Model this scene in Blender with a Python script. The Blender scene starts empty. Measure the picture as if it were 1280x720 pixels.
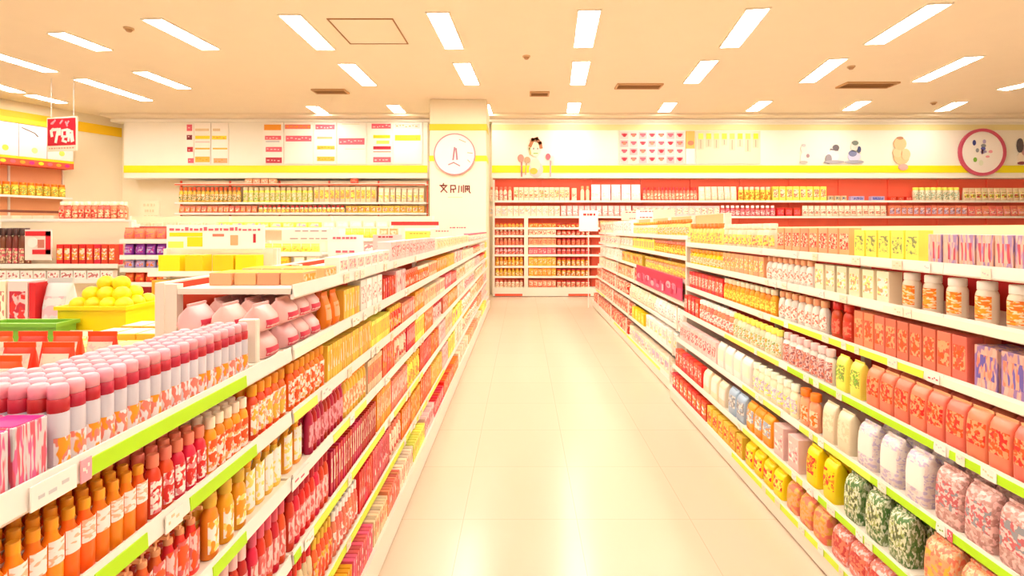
import bpy, math, random
from mathutils import Vector, Matrix
R = math.radians
PI = math.pi
random.seed(7)
SC = bpy.context.scene
COL = SC.collection

# ---------------------------------------------------------------- camera
F, VX, VY, EYE = 640.0, 653.0, 286.0, 1.6
cam = bpy.data.cameras.new('camera')
cam.sensor_width = 36.0; cam.lens = 18.0
cam.shift_x = (640 - VX) / 1280.0
cam.shift_y = -(360 - VY) / 1280.0
cam.clip_start = 0.05
camo = bpy.data.objects.new('camera', cam); COL.objects.link(camo)
camo.location = (0, 0, EYE); camo.rotation_euler = (PI/2, 0, 0)
SC.camera = camo

# ---------------------------------------------------------------- light and exposure
LAMP_STRENGTH = 37.0
LAMP_COLOR = (1.0, 0.95, 0.86)
WORLD_STRENGTH = 0.6
WORLD_COLOR = (1.0, 0.88, 0.76)
w = bpy.data.worlds.new('world'); SC.world = w; w.use_nodes = True
w.node_tree.nodes['Background'].inputs[0].default_value = (*WORLD_COLOR, 1)
w.node_tree.nodes['Background'].inputs[1].default_value = WORLD_STRENGTH
SC.view_settings.view_transform = 'Standard'
SC.view_settings.look = 'None'
SC.view_settings.exposure = 0.0
SC.view_settings.gamma = 1.0
SC.view_settings.use_curve_mapping = False
try:
    SC.cycles.use_denoising = True
    SC.cycles.max_bounces = 8
    SC.cycles.diffuse_bounces = 5
    SC.cycles.sample_clamp_indirect = 8.0
except Exception:
    pass

# ---------------------------------------------------------------- colours and materials
def lin(h):
    h = h.lstrip('#')
    o = []
    for i in (0, 2, 4):
        c = int(h[i:i+2], 16) / 255.0
        o.append(c/12.92 if c <= 0.04045 else ((c+0.055)/1.055)**2.4)
    return tuple(o)
PAL = dict(white='#f2ebe2', cream='#efe0c0', pale='#f3dcc0', mint='#e6ead2', grey='#c8c4c4', silver='#b9b9bf',
    red='#d8231f', crimson='#b81a30', rose='#e05a6c', pink='#eda0ac', blush='#f0c4c0', magenta='#dd0f7e', purple='#8a2fa0',
    lilac='#b6a6cc', orange='#ef7412', amber='#ef9a1e', tang='#e8541c', peach='#efa878', salmon='#e87c60', gold='#e2b43c',
    yellow='#f6d70c', lemon='#f2ea60', lime='#aee010', leaf='#7fb83a', green='#4f7a3c', dark='#4a2620', brown='#7c3c26',
    navy='#3a3f86', sky='#9fb4cc', blue='#5a62b8', maroon='#7c1a2a', sand='#e2c8a0', steel='#8d9096', vermilion='#ea5030')
MC = {}
def P(c): return lin(PAL[c]) if c in PAL else (lin(c) if isinstance(c, str) else c)
def newmat(name):
    m = bpy.data.materials.new(name); m.use_nodes = True
    nt = m.node_tree
    return m, nt, nt.nodes['Principled BSDF']
def mat(c, rough=0.5, name=None, metal=0.0, vary=0.0):
    k = ('m', c, rough, metal, vary)
    if k in MC: return MC[k]
    m, nt, b = newmat(name or (str(c) + ' plastic'))
    b.inputs['Base Color'].default_value = (*P(c), 1)
    b.inputs['Roughness'].default_value = rough
    b.inputs['Metallic'].default_value = metal
    if vary:
        oi = nt.nodes.new('ShaderNodeObjectInfo')
        hs = nt.nodes.new('ShaderNodeHueSaturation')
        hs.inputs['Color'].default_value = (*P(c), 1)
        mr = nt.nodes.new('ShaderNodeMapRange')
        mr.inputs['To Min'].default_value = 0.5 - vary*0.03; mr.inputs['To Max'].default_value = 0.5 + vary*0.03
        nt.links.new(oi.outputs['Random'], mr.inputs['Value'])
        nt.links.new(mr.outputs[0], hs.inputs['Hue'])
        mv = nt.nodes.new('ShaderNodeMath'); mv.operation = 'MULTIPLY_ADD'
        mv.inputs[1].default_value = 0.7*vary; mv.inputs[2].default_value = 1 - 0.3*vary
        fr = nt.nodes.new('ShaderNodeMath'); fr.operation = 'FRACT'
        m2 = nt.nodes.new('ShaderNodeMath'); m2.operation = 'MULTIPLY'; m2.inputs[1].default_value = 7.31
        nt.links.new(oi.outputs['Random'], m2.inputs[0]); nt.links.new(m2.outputs[0], fr.inputs[0])
        nt.links.new(fr.outputs[0], mv.inputs[0]); nt.links.new(mv.outputs[0], hs.inputs['Value'])
        nt.links.new(hs.outputs[0], b.inputs['Base Color'])
    MC[k] = m
    return m
def pmat(base, ink, ink2=None, sx=60, sz=60, cover=0.5, rough=0.45):
    """printed packaging: blotches of ink on a base colour, in the object's own space"""
    k = ('p', base, ink, ink2, sx, sz, cover)
    if k in MC: return MC[k]
    m, nt, b = newmat(f'{base} print')
    N = nt.nodes; L = nt.links
    tc = N.new('ShaderNodeTexCoord'); oi = N.new('ShaderNodeObjectInfo')
    mp = N.new('ShaderNodeMapping'); mp.inputs['Scale'].default_value = (sx*1.8, sx*1.8, sz*1.8)
    L.new(tc.outputs['Object'], mp.inputs['Vector'])
    ad = N.new('ShaderNodeVectorMath'); ad.operation = 'ADD'
    ml = N.new('ShaderNodeMath'); ml.operation = 'MULTIPLY'; ml.inputs[1].default_value = 1.7
    L.new(oi.outputs['Random'], ml.inputs[0])
    L.new(mp.outputs[0], ad.inputs[0]); L.new(ml.outputs[0], ad.inputs[1])
    n1 = N.new('ShaderNodeTexNoise'); n1.inputs['Scale'].default_value = 1.0; n1.inputs['Detail'].default_value = 1.0
    L.new(ad.outputs[0], n1.inputs['Vector'])
    r1 = N.new('ShaderNodeMapRange'); t = 0.62 - 0.24*cover
    r1.inputs['From Min'].default_value = t - 0.02; r1.inputs['From Max'].default_value = t + 0.02
    L.new(n1.outputs['Fac'], r1.inputs['Value'])
    mx = N.new('ShaderNodeMix'); mx.data_type = 'RGBA'
    pb, pi_ = P(base), P(ink)
    mx.inputs['A'].default_value = (*pb, 1); mx.inputs['B'].default_value = (*[i*.8+j*.2 for i, j in zip(pi_, pb)], 1)
    L.new(r1.outputs[0], mx.inputs['Factor'])
    out = mx.outputs['Result']
    if ink2:
        n2 = N.new('ShaderNodeTexNoise'); n2.inputs['Scale'].default_value = 0.8; n2.inputs['Detail'].default_value = 1.0
        o2 = N.new('ShaderNodeVectorMath'); o2.operation = 'ADD'; o2.inputs[1].default_value = (13.1, 4.7, 9.3)
        L.new(ad.outputs[0], o2.inputs[0]); L.new(o2.outputs[0], n2.inputs['Vector'])
        r2 = N.new('ShaderNodeMapRange'); r2.inputs['From Min'].default_value = 0.53; r2.inputs['From Max'].default_value = 0.57
        L.new(n2.outputs['Fac'], r2.inputs['Value'])
        m2 = N.new('ShaderNodeMix'); m2.data_type = 'RGBA'
        L.new(out, m2.inputs['A']); m2.inputs['B'].default_value = (*P(ink2), 1)
        L.new(r2.outputs[0], m2.inputs['Factor'])
        out = m2.outputs['Result']
    L.new(out, b.inputs['Base Color'])
    b.inputs['Roughness'].default_value = rough
    MC[k] = m
    return m

# ---------------------------------------------------------------- mesh builder
class MB:
    def __init__(s): s.v = []; s.f = []; s.mi = []; s.sm = []; s.mats = []
    def m(s, mt):
        if mt not in s.mats: s.mats.append(mt)
        return s.mats.index(mt)
    def add(s, vs, fs, mt, smooth=False):
        o = len(s.v); i = s.m(mt)
        s.v += [tuple(v) for v in vs]
        for f in fs:
            s.f.append(tuple(a+o for a in f)); s.mi.append(i); s.sm.append(smooth)
    def box(s, x0, x1, y0, y1, z0, z1, mt, bev=0.0):
        if bev <= 0:
            s.add([(x0,y0,z0),(x1,y0,z0),(x1,y1,z0),(x0,y1,z0),(x0,y0,z1),(x1,y0,z1),(x1,y1,z1),(x0,y1,z1)],
                  [(0,3,2,1),(4,5,6,7),(0,1,5,4),(1,2,6,5),(2,3,7,6),(3,0,4,7)], mt)
        else:
            c = bev
            def ring(z, i):
                return [(x0+c-i,y0-i+c-c*0+0,z),(0,0,0)]
            pts = lambda z, g: [(x0+c+g,y0+g,z),(x1-c-g,y0+g,z),(x1-g,y0+c+g,z),(x1-g,y1-c-g,z),(x1-c-g,y1-g,z),(x0+c+g,y1-g,z),(x0+g,y1-c-g,z),(x0+g,y0+c+g,z)]
            rings = [pts(z0, c*.7), pts(z0+c, 0), pts(z1-c, 0), pts(z1, c*.7)]
            vs = [p for r in rings for p in r]; fs = []
            for k in range(3):
                for j in range(8):
                    a = k*8+j; b2 = k*8+(j+1) % 8
                    fs.append((a, b2, b2+8, a+8))
            fs.append(tuple(reversed(range(8)))); fs.append(tuple(range(24, 32)))
            s.add(vs, fs, mt)
    def loft(s, rings, mt, close=True, smooth=True, cap0=True, cap1=True):
        n = len(rings[0]); vs = [p for r in rings for p in r]; fs = []
        for k in range(len(rings)-1):
            for j in range(n if close else n-1):
                a = k*n+j; b2 = k*n+(j+1) % n
                fs.append((a, b2, b2+n, a+n))
        s.add(vs, fs, mt, smooth)
        if close:
            if cap0: s.add(rings[0], [tuple(reversed(range(n)))], mt)
            if cap1: s.add(rings[-1], [tuple(range(n))], mt)
    def cyl(s, x, y, z0, z1, r, mt, n=12, r1=None):
        r1 = r if r1 is None else r1
        s.loft([ring(x, y, z0, r, r, n), ring(x, y, z1, r1, r1, n)], mt)
    def tube(s, pts, r, mt, n=6):
        rings = []
        P3 = [Vector(p) for p in pts]
        for i, p in enumerate(P3):
            d = (P3[min(i+1, len(P3)-1)] - P3[max(i-1, 0)]).normalized()
            u = d.cross(Vector((0, 0, 1)))
            if u.length < 1e-3: u = d.cross(Vector((1, 0, 0)))
            u.normalize(); v2 = d.cross(u)
            rings.append([tuple(p + u*math.cos(2*PI*k/n)*r + v2*math.sin(2*PI*k/n)*r) for k in range(n)])
        s.loft(rings, mt)
    def strokes(s, lines, y, th, mt, depth=0.006):
        """flat lettering strokes in the xz plane facing -y"""
        for ln in lines:
            for (x0, z0), (x1, z1) in zip(ln[:-1], ln[1:]):
                d = Vector((x1-x0, z1-z0)); L = d.length or 1e-6; d /= L
                nx, nz = -d.y*th/2, d.x*th/2
                ex, ez = d.x*th/2, d.y*th/2
                q = [(x0-ex+nx, z0-ez+nz), (x0-ex-nx, z0-ez-nz), (x1+ex-nx, z1+ez-nz), (x1+ex+nx, z1+ez+nz)]
                vs = [(a, y-depth, b) for a, b in q] + [(a, y, b) for a, b in q]
                s.add(vs, [(0,1,2,3),(7,6,5,4),(0,4,5,1),(1,5,6,2),(2,6,7,3),(3,7,4,0)], mt)
    def blob(s, x, z, rx, rz, y, mt, depth=0.01, n=16):
        s.loft([[(x+rx*math.cos(2*PI*k/n), y, z+rz*math.sin(2*PI*k/n)) for k in range(n)],
                [(x+rx*math.cos(2*PI*k/n), y-depth, z+rz*math.sin(2*PI*k/n)) for k in range(n)]], mt, smooth=False)
    def mesh(s, name):
        me = bpy.data.meshes.new(name)
        me.from_pydata(s.v, [], s.f)
        for mt in s.mats: me.materials.append(mt)
        me.polygons.foreach_set('material_index', s.mi)
        me.polygons.foreach_set('use_smooth', s.sm)
        me.update()
        return me
    def build(s, name, parent=None):
        o = bpy.data.objects.new(name, s.mesh(name)); COL.objects.link(o)
        if parent: o.parent = parent
        return o
def ring(x, y, z, rx, ry, n=12, p=2.0, a0=0.0, a1=2*PI, closed=True):
    out = []
    m = n if closed else n
    for k in range(n):
        t = a0 + (a1-a0)*k/(n if closed else n-1)
        c, sn = math.cos(t), math.sin(t)
        e = 2.0/p
        out.append((x + rx*math.copysign(abs(c)**e, c), y + ry*math.copysign(abs(sn)**e, sn), z))
    return out
def tag(o, label=None, cat=None, group=None, kind=None):
    if label: o['label'] = label
    if cat: o['category'] = cat
    if group: o['group'] = group
    if kind: o['kind'] = kind
    return o
def empty(name, loc, rz=0.0):
    o = bpy.data.objects.new(name, None); COL.objects.link(o)
    o.location = loc; o.rotation_euler = (0, 0, rz); o.empty_display_size = 0.1
    return o
def struct(name, mb): return tag(mb.build(name), kind='structure')

# ---------------------------------------------------------------- room shell
CEIL = 4.26
BACK = 12.5
def wallmat(name, col, rough=0.8, sc=3.0, amt=0.04):
    m, nt, b = newmat(name); N = nt.nodes; L = nt.links
    tc = N.new('ShaderNodeTexCoord'); n = N.new('ShaderNodeTexNoise'); n.inputs['Scale'].default_value = sc
    L.new(tc.outputs['Object'], n.inputs['Vector'])
    mx = N.new('ShaderNodeMix'); mx.data_type = 'RGBA'
    c = P(col); mx.inputs['A'].default_value = (*c, 1); mx.inputs['B'].default_value = (*[x*(1-amt) for x in c], 1)
    L.new(n.outputs['Fac'], mx.inputs['Factor']); L.new(mx.outputs['Result'], b.inputs['Base Color'])
    b.inputs['Roughness'].default_value = rough
    return m
def floormat():
    m, nt, b = newmat('cream polished floor tiles'); N = nt.nodes; L = nt.links
    tc = N.new('ShaderNodeTexCoord'); mp = N.new('ShaderNodeMapping')
    mp.inputs['Location'].default_value = (-0.30, -2.82, 0)
    L.new(tc.outputs['Object'], mp.inputs['Vector'])
    br = N.new('ShaderNodeTexBrick'); br.offset = 0.0; br.inputs['Scale'].default_value = 1.0
    br.inputs['Brick Width'].default_value = 0.625; br.inputs['Row Height'].default_value = 0.625
    br.inputs['Mortar Size'].default_value = 0.0025; br.inputs['Mortar Smooth'].default_value = 0.3
    br.inputs['Color1'].default_value = (*P('#d2bea6'), 1); br.inputs['Color2'].default_value = (*P('#d4c0a8'), 1)
    br.inputs['Mortar'].default_value = (*P('#c2ab94'), 1)
    L.new(mp.outputs[0], br.inputs['Vector']); L.new(br.outputs['Color'], b.inputs['Base Color'])
    b.inputs['Roughness'].default_value = 0.22
    b.inputs['IOR'].default_value = 1.45
    return m
M_CEIL = wallmat('warm ceiling board', '#f3e6cf', 0.9)
M_WALL = wallmat('cream wall paint', '#f1e4c6', 0.8)
M_WHITE = wallmat('white fascia board', '#f6f0e2', 0.7)
M_YEL = mat('#f2e410', 0.5, 'yellow stripe vinyl')
M_GOLD = mat('#f2c40a', 0.5, 'golden band vinyl')
M_SHELF = mat('#ece2d2', 0.4, 'white shelf enamel')
M_RAIL = mat('#efe6dc', 0.35, 'white rail plastic')

b = MB(); b.box(-14, 15, -6, BACK+0.3, -0.1, 0, floormat()); struct('floor', b)
b = MB(); b.box(-14, 15, -6, BACK+0.3, CEIL, CEIL+0.1, M_CEIL); struct('ceiling', b)
b = MB(); b.box(-9.77, 15, BACK, BACK+0.2, 0, CEIL, M_WALL); struct('wall_back', b)
b = MB(); b.box(14.8, 15, -6, BACK, 0, CEIL, M_WALL); struct('wall_right', b)
# slanted left wall
WL0 = Vector((-9.77, BACK)); WLd = Vector((-0.89, -2.05)).normalized()
def wl(t, off=0.0):     # point along the left wall, off = distance into the room
    n = Vector((-WLd.y, WLd.x)); n = -n if n.x < 0 else n
    p = WL0 + WLd*t + n*off
    return p
def prism(mb, quad, z0, z1, mt):
    vs = [(p.x, p.y, z0) for p in quad] + [(p.x, p.y, z1) for p in quad]
    mb.add(vs, [(3,2,1,0),(4,5,6,7),(0,1,5,4),(1,2,6,5),(2,3,7,6),(3,0,4,7)], mt)
b = MB(); prism(b, [wl(0), wl(9), wl(9,-.2), wl(0,-.2)], 0, CEIL, M_WALL); struct('wall_left', b)
b = MB(); prism(b, [wl(0.02,.02), wl(9,.02), wl(9,.001), wl(0.02,.001)], 3.83, 4.05, M_GOLD); struct('trim_1', b)
# fascia boxes above the wall shelves
def px(x, z): return (x-VX)*z/F
def pz(y, z): return EYE-(y-VY)*z/F
FZ = 12.10
b = MB(); b.box(px(155,FZ), px(537,FZ)-0.05, FZ, BACK-.01, 2.80, 4.12, M_WHITE); struct('trim_2', b)
b = MB(); b.box(-0.72, 14.6, FZ, BACK-.01, 2.80, 4.12, M_WHITE); struct('trim_3', b)
b = MB(); b.box(px(155,FZ), px(537,FZ)-0.05, FZ-.012, FZ, 2.925, 3.095, M_YEL); struct('trim_4', b)
b = MB(); b.box(-0.72, 14.6, FZ-.012, FZ, 2.925, 3.095, M_YEL); struct('trim_5', b)
b = MB(); b.box(-9.7, 14.7, FZ-.05, FZ+.2, 4.121, 4.19, mat('#fbf6ea', 0.5, 'white cornice')); struct('trim_6', b)
b = MB(); b.box(-0.72, 14.6, FZ-.012, FZ, 3.93, 4.06, mat('#efe3a4', 0.6, 'pale yellow band')); struct('trim_7', b)
b = MB(); b.box(-9.7, 14.7, FZ-.35, BACK-.01, 4.20, CEIL-.002, M_CEIL); struct('trim_8', b)
# pillar
PZ = 10.5
PX0, PX1 = px(537,PZ), px(608,PZ)
b = MB(); b.box(PX0, PX1, PZ, PZ+0.9, 0, CEIL-.002, M_WALL, 0.012); struct('pillar', b)
b = MB(); b.box(PX0-.008, PX1+.008, PZ-.008, PZ+.5, pz(163,PZ), pz(155,PZ), M_GOLD); struct('trim_9', b)
b = MB(); b.box(PX0-.008, PX1+.008, PZ-.008, PZ+.5, pz(201.5,PZ), pz(194.5,PZ), M_YEL); struct('trim_10', b)

# ---------------------------------------------------------------- ceiling lights
M_EM, _nt, _b = newmat('lit lamp diffuser')
_b.inputs['Base Color'].default_value = (1, 1, 1, 1)
_b.inputs['Emission Color'].default_value = (*LAMP_COLOR, 1); _b.inputs['Emission Strength'].default_value = LAMP_STRENGTH
M_FRAME = mat('#f6efe0', 0.4, 'white lamp frame')
def ceil_pt(x, y):
    Z = (CEIL-EYE)*F/(VY-y)
    return Vector((px(x, Z), Z))
def make_lamp_mesh():
    f = MB(); W, L = 0.30, 1.30
    for x0, x1, y0, y1 in ((-W/2,-W/2+.02,-L/2,L/2),(W/2-.02,W/2,-L/2,L/2),(-W/2+.02,W/2-.02,-L/2,-L/2+.02),(-W/2+.02,W/2-.02,L/2-.02,L/2)):
        f.box(x0, x1, y0, y1, -.018, 0, M_FRAME)
    d = MB(); d.box(-W/2+.02, W/2-.02, -L/2+.02, L/2-.02, -.012, -.002, M_EM)
    return f.mesh('lamp_frame'), d.mesh('diffuser')
LF, LD = make_lamp_mesh()
def lamp(a, c, label):
    m = (a+c)/2; d = c-a
    r = empty('ceiling_lamp', (m.x, m.y, CEIL), math.atan2(d.y, d.x)-PI/2)
    tag(r, label, 'ceiling light', 'recessed lamps in the ceiling')
    for nm, me in (('lamp_frame', LF), ('diffuser', LD)):
        o = bpy.data.objects.new(nm, me); COL.objects.link(o); o.parent = r
        o.scale = (1, max(0.5, d.length/1.27), 1)
LAMPS = [
 (190,23,264,61,'row closest to the camera, left end beside the corner'),
 (70,40,130,62,'short one between the two leftmost long rows'),
 (-15,65,64,89,'cut by the left edge of the photo, upper of two'),
 (100,98,184,125,'long one just above the red hanging sign'),
 (175,89,231,110,'middle row, above the golden wall band'),
 (-12,104,21,114,'tiny end showing at the left picture edge'),
 (37,118,78,128,'small one left of the red sign'),
 (362,18,407,61,'beside the square ceiling hatch'),
 (433,79,462,106,'second row, below the square ceiling hatch'),
 (391,133,402,140,'last row, above the pink price boards'),
 (491,131,500,140,'last row, above the yellow and red board columns'),
 (547,15,568,60,'first row, between hatch and aisle axis'),
 (577,78,590,105,'second row, in line with the pillar'),
 (604,130,608,141,'last row, above the pillar side'),
 (737,12,729,58,'first row, straight above the aisle'),
 (727,76,722,105,'second row, straight above the aisle'),
 (718,128,716,140,'last row, straight above the aisle end'),
 (948,10,912,58,'first row, right of the aisle'),
 (887,75,864,103,'second row, beside the wide dark vent'),
 (838,128,830,139,'last row, above the pink photo board'),
 (957,126,940,138,'last row, above the yellow strip board'),
 (1175,4,1093,54,'brightest and largest at upper right'),
 (1048,73,1009,102,'second row, left of the far right vent'),
 (1080,126,1061,137,'last row, above the seated figures'),
 (1218,70,1150,101,'second row, right of the far right vent'),
 (1200,127,1177,138,'last row, above the big round sign'),
 (1292,103,1264,109,'cut by the right picture edge')]
for x0, y0, x1, y1, s in LAMPS:
    lamp(ceil_pt(x0, y0), ceil_pt(x1, y1), 'recessed ceiling lamp, ' + s)
n = 0
for yy in (4.4, 1.2, -1.9):  # extra lamp rows out of view, added for light, continuing the ceiling grid
    for xx in (-10.2, -8.3, -6.5, -4.6, -2.8, -0.95, 0.9, 2.8, 4.7, 6.6, 8.5, 10.5):
        if abs(xx) > 7: continue
        lamp(Vector((xx, yy)), Vector((xx, yy+1.25)), 'unseen recessed lamp added for light in the rows overhead and behind the camera')

# vents, hatch, smoke heads
M_VENT = mat('#a8794a', 0.6, 'vent slot brown'); M_HAT = mat('#d8a878', 0.8, 'hatch edge')
def vent(x0, x1, y0, y1, label):
    a = ceil_pt(x0, y1); c = ceil_pt(x1, y1); d = ceil_pt((x0+x1)/2, y0)
    W = c.x-a.x; D = max(.12, d.y-a.y) if d.y > a.y else max(.12, a.y-d.y)
    yb = min(a.y, d.y)
    r = empty('ceiling_vent', ((a.x+c.x)/2, yb+D/2, CEIL)); tag(r, label, 'vent', 'slot vents in the ceiling')
    f = MB()
    for q in ((-W/2,W/2,-D/2,-D/2+.03),(-W/2,W/2,D/2-.03,D/2),(-W/2,-W/2+.03,-D/2+.03,D/2-.03),(W/2-.03,W/2,-D/2+.03,D/2-.03)):
        f.box(*q, -.03, 0, mat('#caa070', .6, 'vent frame'))
    f.build('frame', r)
    g = MB(); k = 4
    for i in range(k):
        y = -D/2+.03+(D-.06)*(i+.5)/k
        g.box(-W/2+.03, W/2-.03, y-.006, y+.006, -.026, -.004, M_VENT)
    g.build('grille', r)
    q = MB(); q.box(-W/2+.03, W/2-.03, -D/2+.03, D/2-.03, -.003, -.001, mat('#7a5230', .8)); q.build('backing', r)
vent(768, 824, 104, 110, 'wide brown slot vent in the ceiling right of the aisle lamps')
vent(1044, 1108, 102, 109, 'slanted brown slot vent in the ceiling at far right')
vent(662, 686, 114, 119, 'small brown slot vent in the ceiling above the aisle')
vent(396, 437, 111, 116, 'reddish slot vent in the ceiling above the price boards')
h = ceil_pt(452, 26); h2 = ceil_pt(452, 52)
r = empty('ceiling_hatch', (h.x, (h.y+h2.y)/2, CEIL)); tag(r, 'square access hatch with thin brown edge in the ceiling', 'hatch')
b = MB(); b.box(-.40, .40, -.42, .42, -.006, -.001, M_CEIL); b.build('hatch_panel', r)
b = MB()
for q in ((-.42,.42,-.44,-.425),(-.42,.42,.425,.44),(-.42,-.405,-.425,.425),(.405,.42,-.425,.425)): b.box(*q, -.012, 0, M_VENT)
b.build('edge_trim', r)
for i, (x, y, t) in enumerate([(161,35,'beside the short lamp'),(112,148,'near the red hanging sign'),(658,70,'straight above the aisle'),(1167,128,'near the far right lamp'),(1064,83,'beside the second row lamps at right')]):
    p = ceil_pt(x, y)
    r = empty('smoke_detector', (p.x, p.y, CEIL)); tag(r, 'small round ceiling detector ' + t, 'detector', 'round detectors on the ceiling')
    b = MB(); b.cyl(0, 0, -.02, -.001, .06, mat('#d9b78c', .6), 16); b.build('mount', r)
    b = MB(); b.cyl(0, 0, -.05, -.02, .028, mat('#b48a60', .6), 14, .045); b.build('sensor', r)

# ---------------------------------------------------------------- product builders: list of (part name, MB); first is the body
def c_(c, vary=0.0, rough=0.4): return c if not isinstance(c, str) else mat(c, rough, vary=vary)
def bottle(w, d, h, body, cap, label=None, seg=12, p=2.4, neck=.42, capr=.36, caph=.2, lz=(.14,.55), arc=65, name='capped_bottle'):
    m = c_(body, .5, .3); B = MB()
    prof = [(0,.90),(.025,1),(.60,1),(.70,.88),(.76,.62),(1-caph,neck)]
    B.loft([ring(0,0,z*h,w/2*s,d/2*s,seg,p) for z, s in prof], m)
    C = MB(); r = w*capr
    C.loft([ring(0,0,(1-caph)*h,r,r,seg), ring(0,0,h*.985,r,r,seg), ring(0,0,h,r*.85,r*.85,seg)], c_(cap, .2, .35))
    out = [(name, B), ('cap', C)]
    if label:
        Lb = MB(); a0, a1 = -PI/2-R(arc), -PI/2+R(arc)
        Lb.loft([ring(0,0,z*h,w/2+.0006,d/2+.0006,9,p,a0,a1,False) for z in lz], c_(label), close=False)
        out.append(('label', Lb))
    return out
def pump(w, d, h, body, cap, label=None, seg=12, name='pump_bottle', **k):
    o = bottle(w, d, h*.80, body, cap, label, seg, p=2.6, caph=.10, capr=.26, name=name, **k)
    B = MB(); m = c_(cap, .3, .3); z = h*.80
    B.cyl(0, 0, z, z+h*.10, w*.09, m, 8)
    B.loft([ring(0,0,z+h*.10,w*.22,w*.22,8), ring(0,0,z+h*.17,w*.2,w*.2,8), ring(0,0,z+h*.2,w*.12,w*.12,8)], m)
    B.box(-w*.08, w*.08, -w*.75, 0, z+h*.13, z+h*.175, m)
    o.append(('pump_head', B))
    return o
def spray(w, d, h, body, cap, label=None, name='spray_bottle'):
    o = bottle(w, d, h*.78, body, cap, label, 12, p=2.6, caph=.08, capr=.3, name=name)
    B = MB(); m = c_(cap, .3, .3); z = h*.78
    B.box(-w*.16, w*.16, -w*.55, w*.35, z, z+h*.14, m, .003)
    B.box(-w*.05, w*.05, -w*.5, -w*.38, z-h*.12, z, m)
    B.box(-w*.10, w*.10, -w*.2, w*.2, z-h*.02, z, m)
    o.append(('trigger', B))
    return o
def domed(w, h, body, collar, cap, label, name='domed_bottle'):
    B = MB(); B.loft([ring(0,0,z*h,w/2*s,w/2*s,12) for z, s in ((0,.92),(.02,1),(.64,1),(.67,.95))], c_(body,.1,.25))
    K = MB(); K.loft([ring(0,0,z*h,w/2*s,w/2*s,12) for z, s in ((.66,.97),(.67,1.0),(.82,1.0),(.83,.85))], c_(collar,.2))
    C = MB(); C.loft([ring(0,0,z*h,w/2*s,w/2*s,14) for z, s in ((.825,.80),(.83,.93),(.95,.93),(.985,.84),(1,.6))], c_(cap,.3,.4))
    L = MB(); a0, a1 = -PI/2-R(70), -PI/2+R(70)
    L.loft([ring(0,0,z*h,w/2+.0005,w/2+.0005,9,2,a0,a1,False) for z in (.03,.36)], c_(label), close=False)
    return [(name, B), ('collar', K), ('cap', C), ('label', L)]
def carton(w, d, h, body, label=None, top=None, lz=(.25,.8), lw=.8, name='carton', bev=.0015):
    B = MB(); B.box(-w/2, w/2, -d/2, d/2, 0, h, c_(body,.4,.4), bev)
    o = [(name, B)]
    if label:
        L = MB(); L.box(-w/2*lw, w/2*lw, -d/2-.0008, -d/2+.0004, lz[0]*h, lz[1]*h, c_(label)); o.append(('label', L))
    if top:
        T = MB(); T.box(-w/2*.9, w/2*.9, -d/2*.9, d/2*.9, h-.0005, h+.001, c_(top)); o.append(('lid_flap', T))
    return o
def pouch(w, d, h, body, label=None, name='pouch', crimp=None, lz=(.25,.66)):
    prof = [(0,.96,.35),(.05,1,.8),(.2,1,1),(.55,.98,.85),(.82,.97,.35),(.9,.97,.08),(1,.97,.05)]
    def rg(z, sx, sy, n=14, **k): return ring(0,0,z*h,w/2*sx,d/2*sy,n,3.2,**k)
    B = MB(); B.loft([rg(*q) for q in prof[:6]], c_(body,.4,.35))
    C = MB(); C.box(-w/2*.97, w/2*.97, -d*.03, d*.03, .9*h, h, c_(crimp or body,.2,.4))
    o = [(name, B), ('top_seal', C)]
    if label:
        L = MB(); a0, a1 = -PI/2-R(48), -PI/2+R(48); rs = []
        for z in (lz[0], (lz[0]+lz[1])/2, lz[1]):
            for (z0,_,s0),(z1,_,s1) in zip(prof[:-1], prof[1:]):
                if z0 <= z <= z1: sy = s0+(s1-s0)*(z-z0)/(z1-z0)
            rs.append([(x, y-.0012, zz) for x, y, zz in rg(z, 1, sy, 9, a0=a0, a1=a1, closed=False)])
        L.loft(rs, c_(label), close=False); o.append(('label', L))
    return o
def pack(w, d, h, body, label=None, name='snack_bag', crimp=None, lz=(.3,.75)):
    prof = [(0,.97,.86),(.06,1,.97),(.3,1,1),(.6,1,.96),(.82,.99,.8),(.92,.97,.45),(.95,.96,.12)]
    B = MB(); B.loft([ring(0,0,z*h,w/2*a,d/2*c,20,5.5) for z, a, c in prof], c_(body,.3,.3))
    C = MB(); C.box(-w/2*.96, w/2*.96, -d*.035, d*.035, .945*h, h, c_(crimp or body,.2,.3))
    o = [(name, B), ('top_seal', C)]
    if label:
        L = MB(); L.loft([[(x, y-.0012, z) for x, y, z in ring(0,0,zz*h,w/2*.97,d/2*c,9,5.5,-PI/2-R(55),-PI/2+R(55),False)] for zz, c in ((lz[0],1),((lz[0]+lz[1])/2,.985),(lz[1],.88))], c_(label), close=False)
        o.append(('label', L))
    return o
def jar(w, h, body, lid, label=None, name='jar', lidh=.2):
    B = MB(); B.loft([ring(0,0,z*h,w/2*s,w/2*s,12,2.3) for z, s in ((0,.9),(.03,1),(.7,1),(1-lidh-.04,.9),(1-lidh,.8))], c_(body,.3,.2))
    L = MB(); L.loft([ring(0,0,z*h,w/2*s,w/2*s,12) for z, s in ((1-lidh,.88),(1-lidh+.01,.92),(.98,.92),(1,.86))], c_(lid,.2,.4))
    o = [(name, B), ('lid', L)]
    if label:
        K = MB(); K.loft([ring(0,0,z*h,w/2+.0006,w/2+.0006,9,2.3,-PI/2-R(70),-PI/2+R(70),False) for z in (.12,.66)], c_(label), close=False); o.append(('label', K))
    return o
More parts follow.
